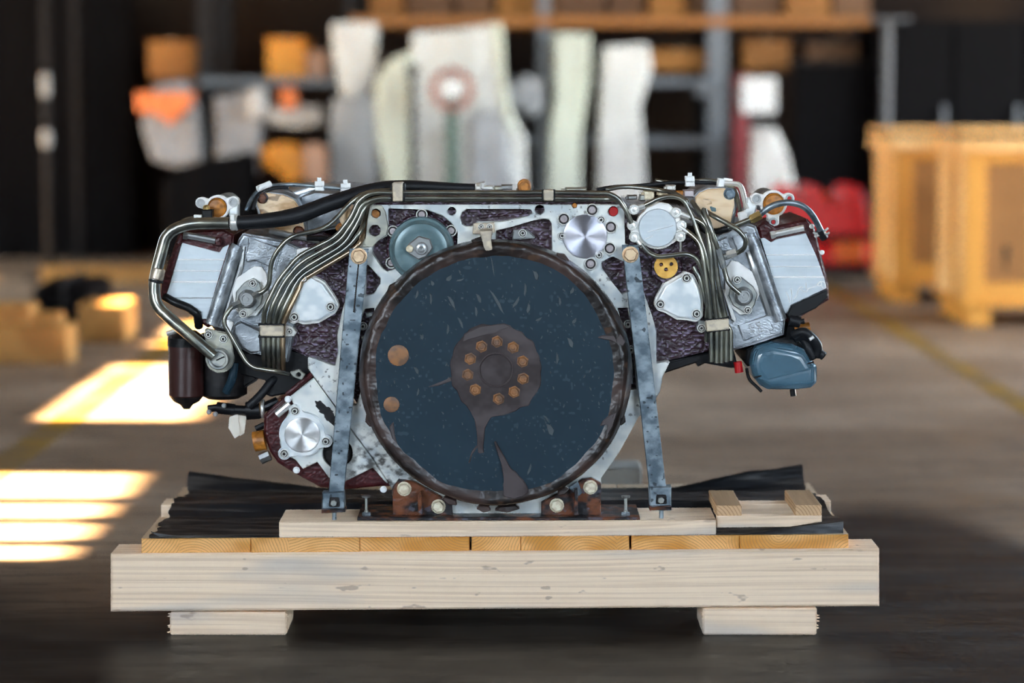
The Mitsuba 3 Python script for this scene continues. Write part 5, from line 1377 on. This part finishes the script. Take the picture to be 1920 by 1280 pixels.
tb = thing('support_timber', 'grey timber propped behind the pallet under the engine tail', 'timber')
b0, b1 = at(760, 877, .80), at(1204, 877, .80)
part(tb, 'beam', boxw(b0[0], b1[0], .80, .92, b0[2] - .07, b0[2], 0.004), 'grey_timber')
for px in (790, 1150):
    q = at(px, 877, .80)
    part(tb, 'leg', boxw(q[0] - .04, q[0] + .04, .81, .91, 0, q[2] - .07, 0.003), 'grey_timber')

# ---------------------------------------------------------------- black plastic sheet
def sheet():
    rows = [  # Y, left px, right px, then heights above the planks (mm) at 7 stations
        (-0.0525, 283, 1584, (1, 1, 1, 1, 1, 1, 2)),
        (-0.0500, 283, 1584, (7, 3, 1, 1, 1, 4, 24)),
        (-0.020, 287, 1582, (3, 2, 1, 1, 1, 3, 20)),
        (0.060, 298, 1574, (4, 3, 2, 1, 1, 2, 12)),
        (0.130, 313, 1556, (10, 6, 8, 8, 8, 4, 6)),
        (0.165, 324, 1545, (28, 28, 30, 30, 30, 29, 28)),
        (0.250, 332, 1525, (30, 29, 31, 31, 31, 29, 28)),
        (0.300, 340, 1518, (12, 10, 12, 10, 10, 8, 8)),
        (0.400, 349, 1510, (6, 4, 3, 3, 3, 4, 6)),
        (0.440, 353, 1508, (10, 6, 4, 3, 4, 8, 16)),
        (0.458, 355, 1506, (34, 22, 8, 4, 8, 40, 48)),
        (0.466, 357, 1503, None)]
    st = np.array([0, .12, .27, .5, .74, .87, 1.0])
    topz = [Z(x, y, .466) for x, y in ((357, 884), (500, 901), (640, 919), (900, 935), (1262, 915), (1400, 888), (1503, 870))]
    nu = 120
    u = np.linspace(0, 1, nu)
    ctrl = []
    for Y, L, Rr, h in rows:
        xl, xr = at(L, 950, Y)[0], at(Rr, 950, Y)[0]
        zp = np.array([Z(x, ptop(x), -.048) for x in (283, 430, 620, 930, 1240, 1420, 1582)]) + .001
        zz = zp + np.array(h) * .001 if h is not None else np.array(topz)
        if h is None or Y > .43:
            ss = np.array([0, .125, .247, .474, .79, .91, 1.0])
        else: ss = st
        ctrl.append(np.c_[xl + (xr - xl) * u, np.full(nu, Y), np.interp(u, ss, zz)])
    ctrl = np.array(ctrl)
    t = np.r_[0, np.cumsum(np.linalg.norm(np.diff(ctrl, axis=0), axis=2).mean(1))]
    tt = np.unique(np.r_[np.linspace(0, t[-1], 70), t])
    g = np.array([[np.interp(tt, t, ctrl[:, i, k]) for k in range(3)] for i in range(nu)]).transpose(2, 0, 1)
    nz = meshkit.fbm(g * np.array([14, 40, 0.0]), 3, 4)
    fade = np.clip((g[..., 2] - ctrl[0, None, :, 2] + .002) * 200, 0.2, 1)
    g[..., 2] += (nz - 0.45) * 0.006 * fade
    g[..., 2] = np.maximum(g[..., 2], zp.min() + .0005)
    e = meshkit.noise(np.c_[tt * 60, tt * 0, tt * 0], 3) - .5
    g[:, 0, 0] += e * 0.012; g[:, -1, 0] += e * 0.006
    n0, n1 = g.shape[:2]
    i, j = np.meshgrid(np.arange(n0 - 1), np.arange(n1 - 1), indexing='ij')
    a = i * n1 + j
    f = np.stack([a, a + 1, a + n1 + 1, a + n1], -1).reshape(-1, 4)
    return (g.reshape(-1, 3), f)


bs = thing('plastic_sheet', 'crumpled black plastic sheet spread over the pallet planks beneath the engine', 'plastic sheet')
v, f = sheet()
part(bs, 'sheet', (v, f), 'black_sheet', True)
part(bs, 'torn_edge', ext(P([(308, 951), (312, 949), (320, 954), (328, 960), (324, 965), (314, 960)], 0.5), 0.185, 0.189, 0), 'black_sheet', label='torn black curl')
part(bs, 'torn_edge', ext(P([(281, 996), (292, 999), (330, 1004), (300, 1007), (290, 1001)], 0.3), -0.052, -0.048, 0), 'black_sheet')
# small frame of offcuts on the right
fr = thing('offcut_frame', 'small wooden frame of offcuts lying on the right end of the pallet', 'frame')
part(fr, 'rail', hexa([(1344, 967), (1541, 966), (1541, 978), (1480, 988), (1344, 989)], -0.040, 0.022, 0.0015), 'pale_timber')
for x0, x1, yt in ((1343, 1391, 947.5), (1491, 1541, 947)):
    q0, q1 = at(x0, yt, -.038), at(x1, yt, -.038)
    part(fr, 'block', boxw(q0[0], q1[0], -.038, 0.14, Z(x0, 967, -.038), q0[2], 0.0015), 'block_wood')
q0, q1 = at(1352, 941, .12), at(1530, 963, .12)
part(fr, 'back_rail', boxw(at(1340, 950, .1)[0], at(1535, 950, .1)[0], .098, .138, Z(1440, 967, -.038) - 0.022, Z(1440, 967, -.038), 0.0015), 'pale_timber')
tg = thing('paper_tag', 'crumpled pale paper tag hanging below the black shaft at the lower left', 'tag')
for k_, pts in enumerate(([(430, 782), (446, 776), (450, 815), (440, 822), (428, 802)], [(444, 778), (462, 780), (458, 812), (449, 818), (447, 796)])):
    part(tg, 'fold', ext(P(pts, 1), 0.045 + .006 * k_, 0.048 + .006 * k_, 0.3), 'tag_paper')
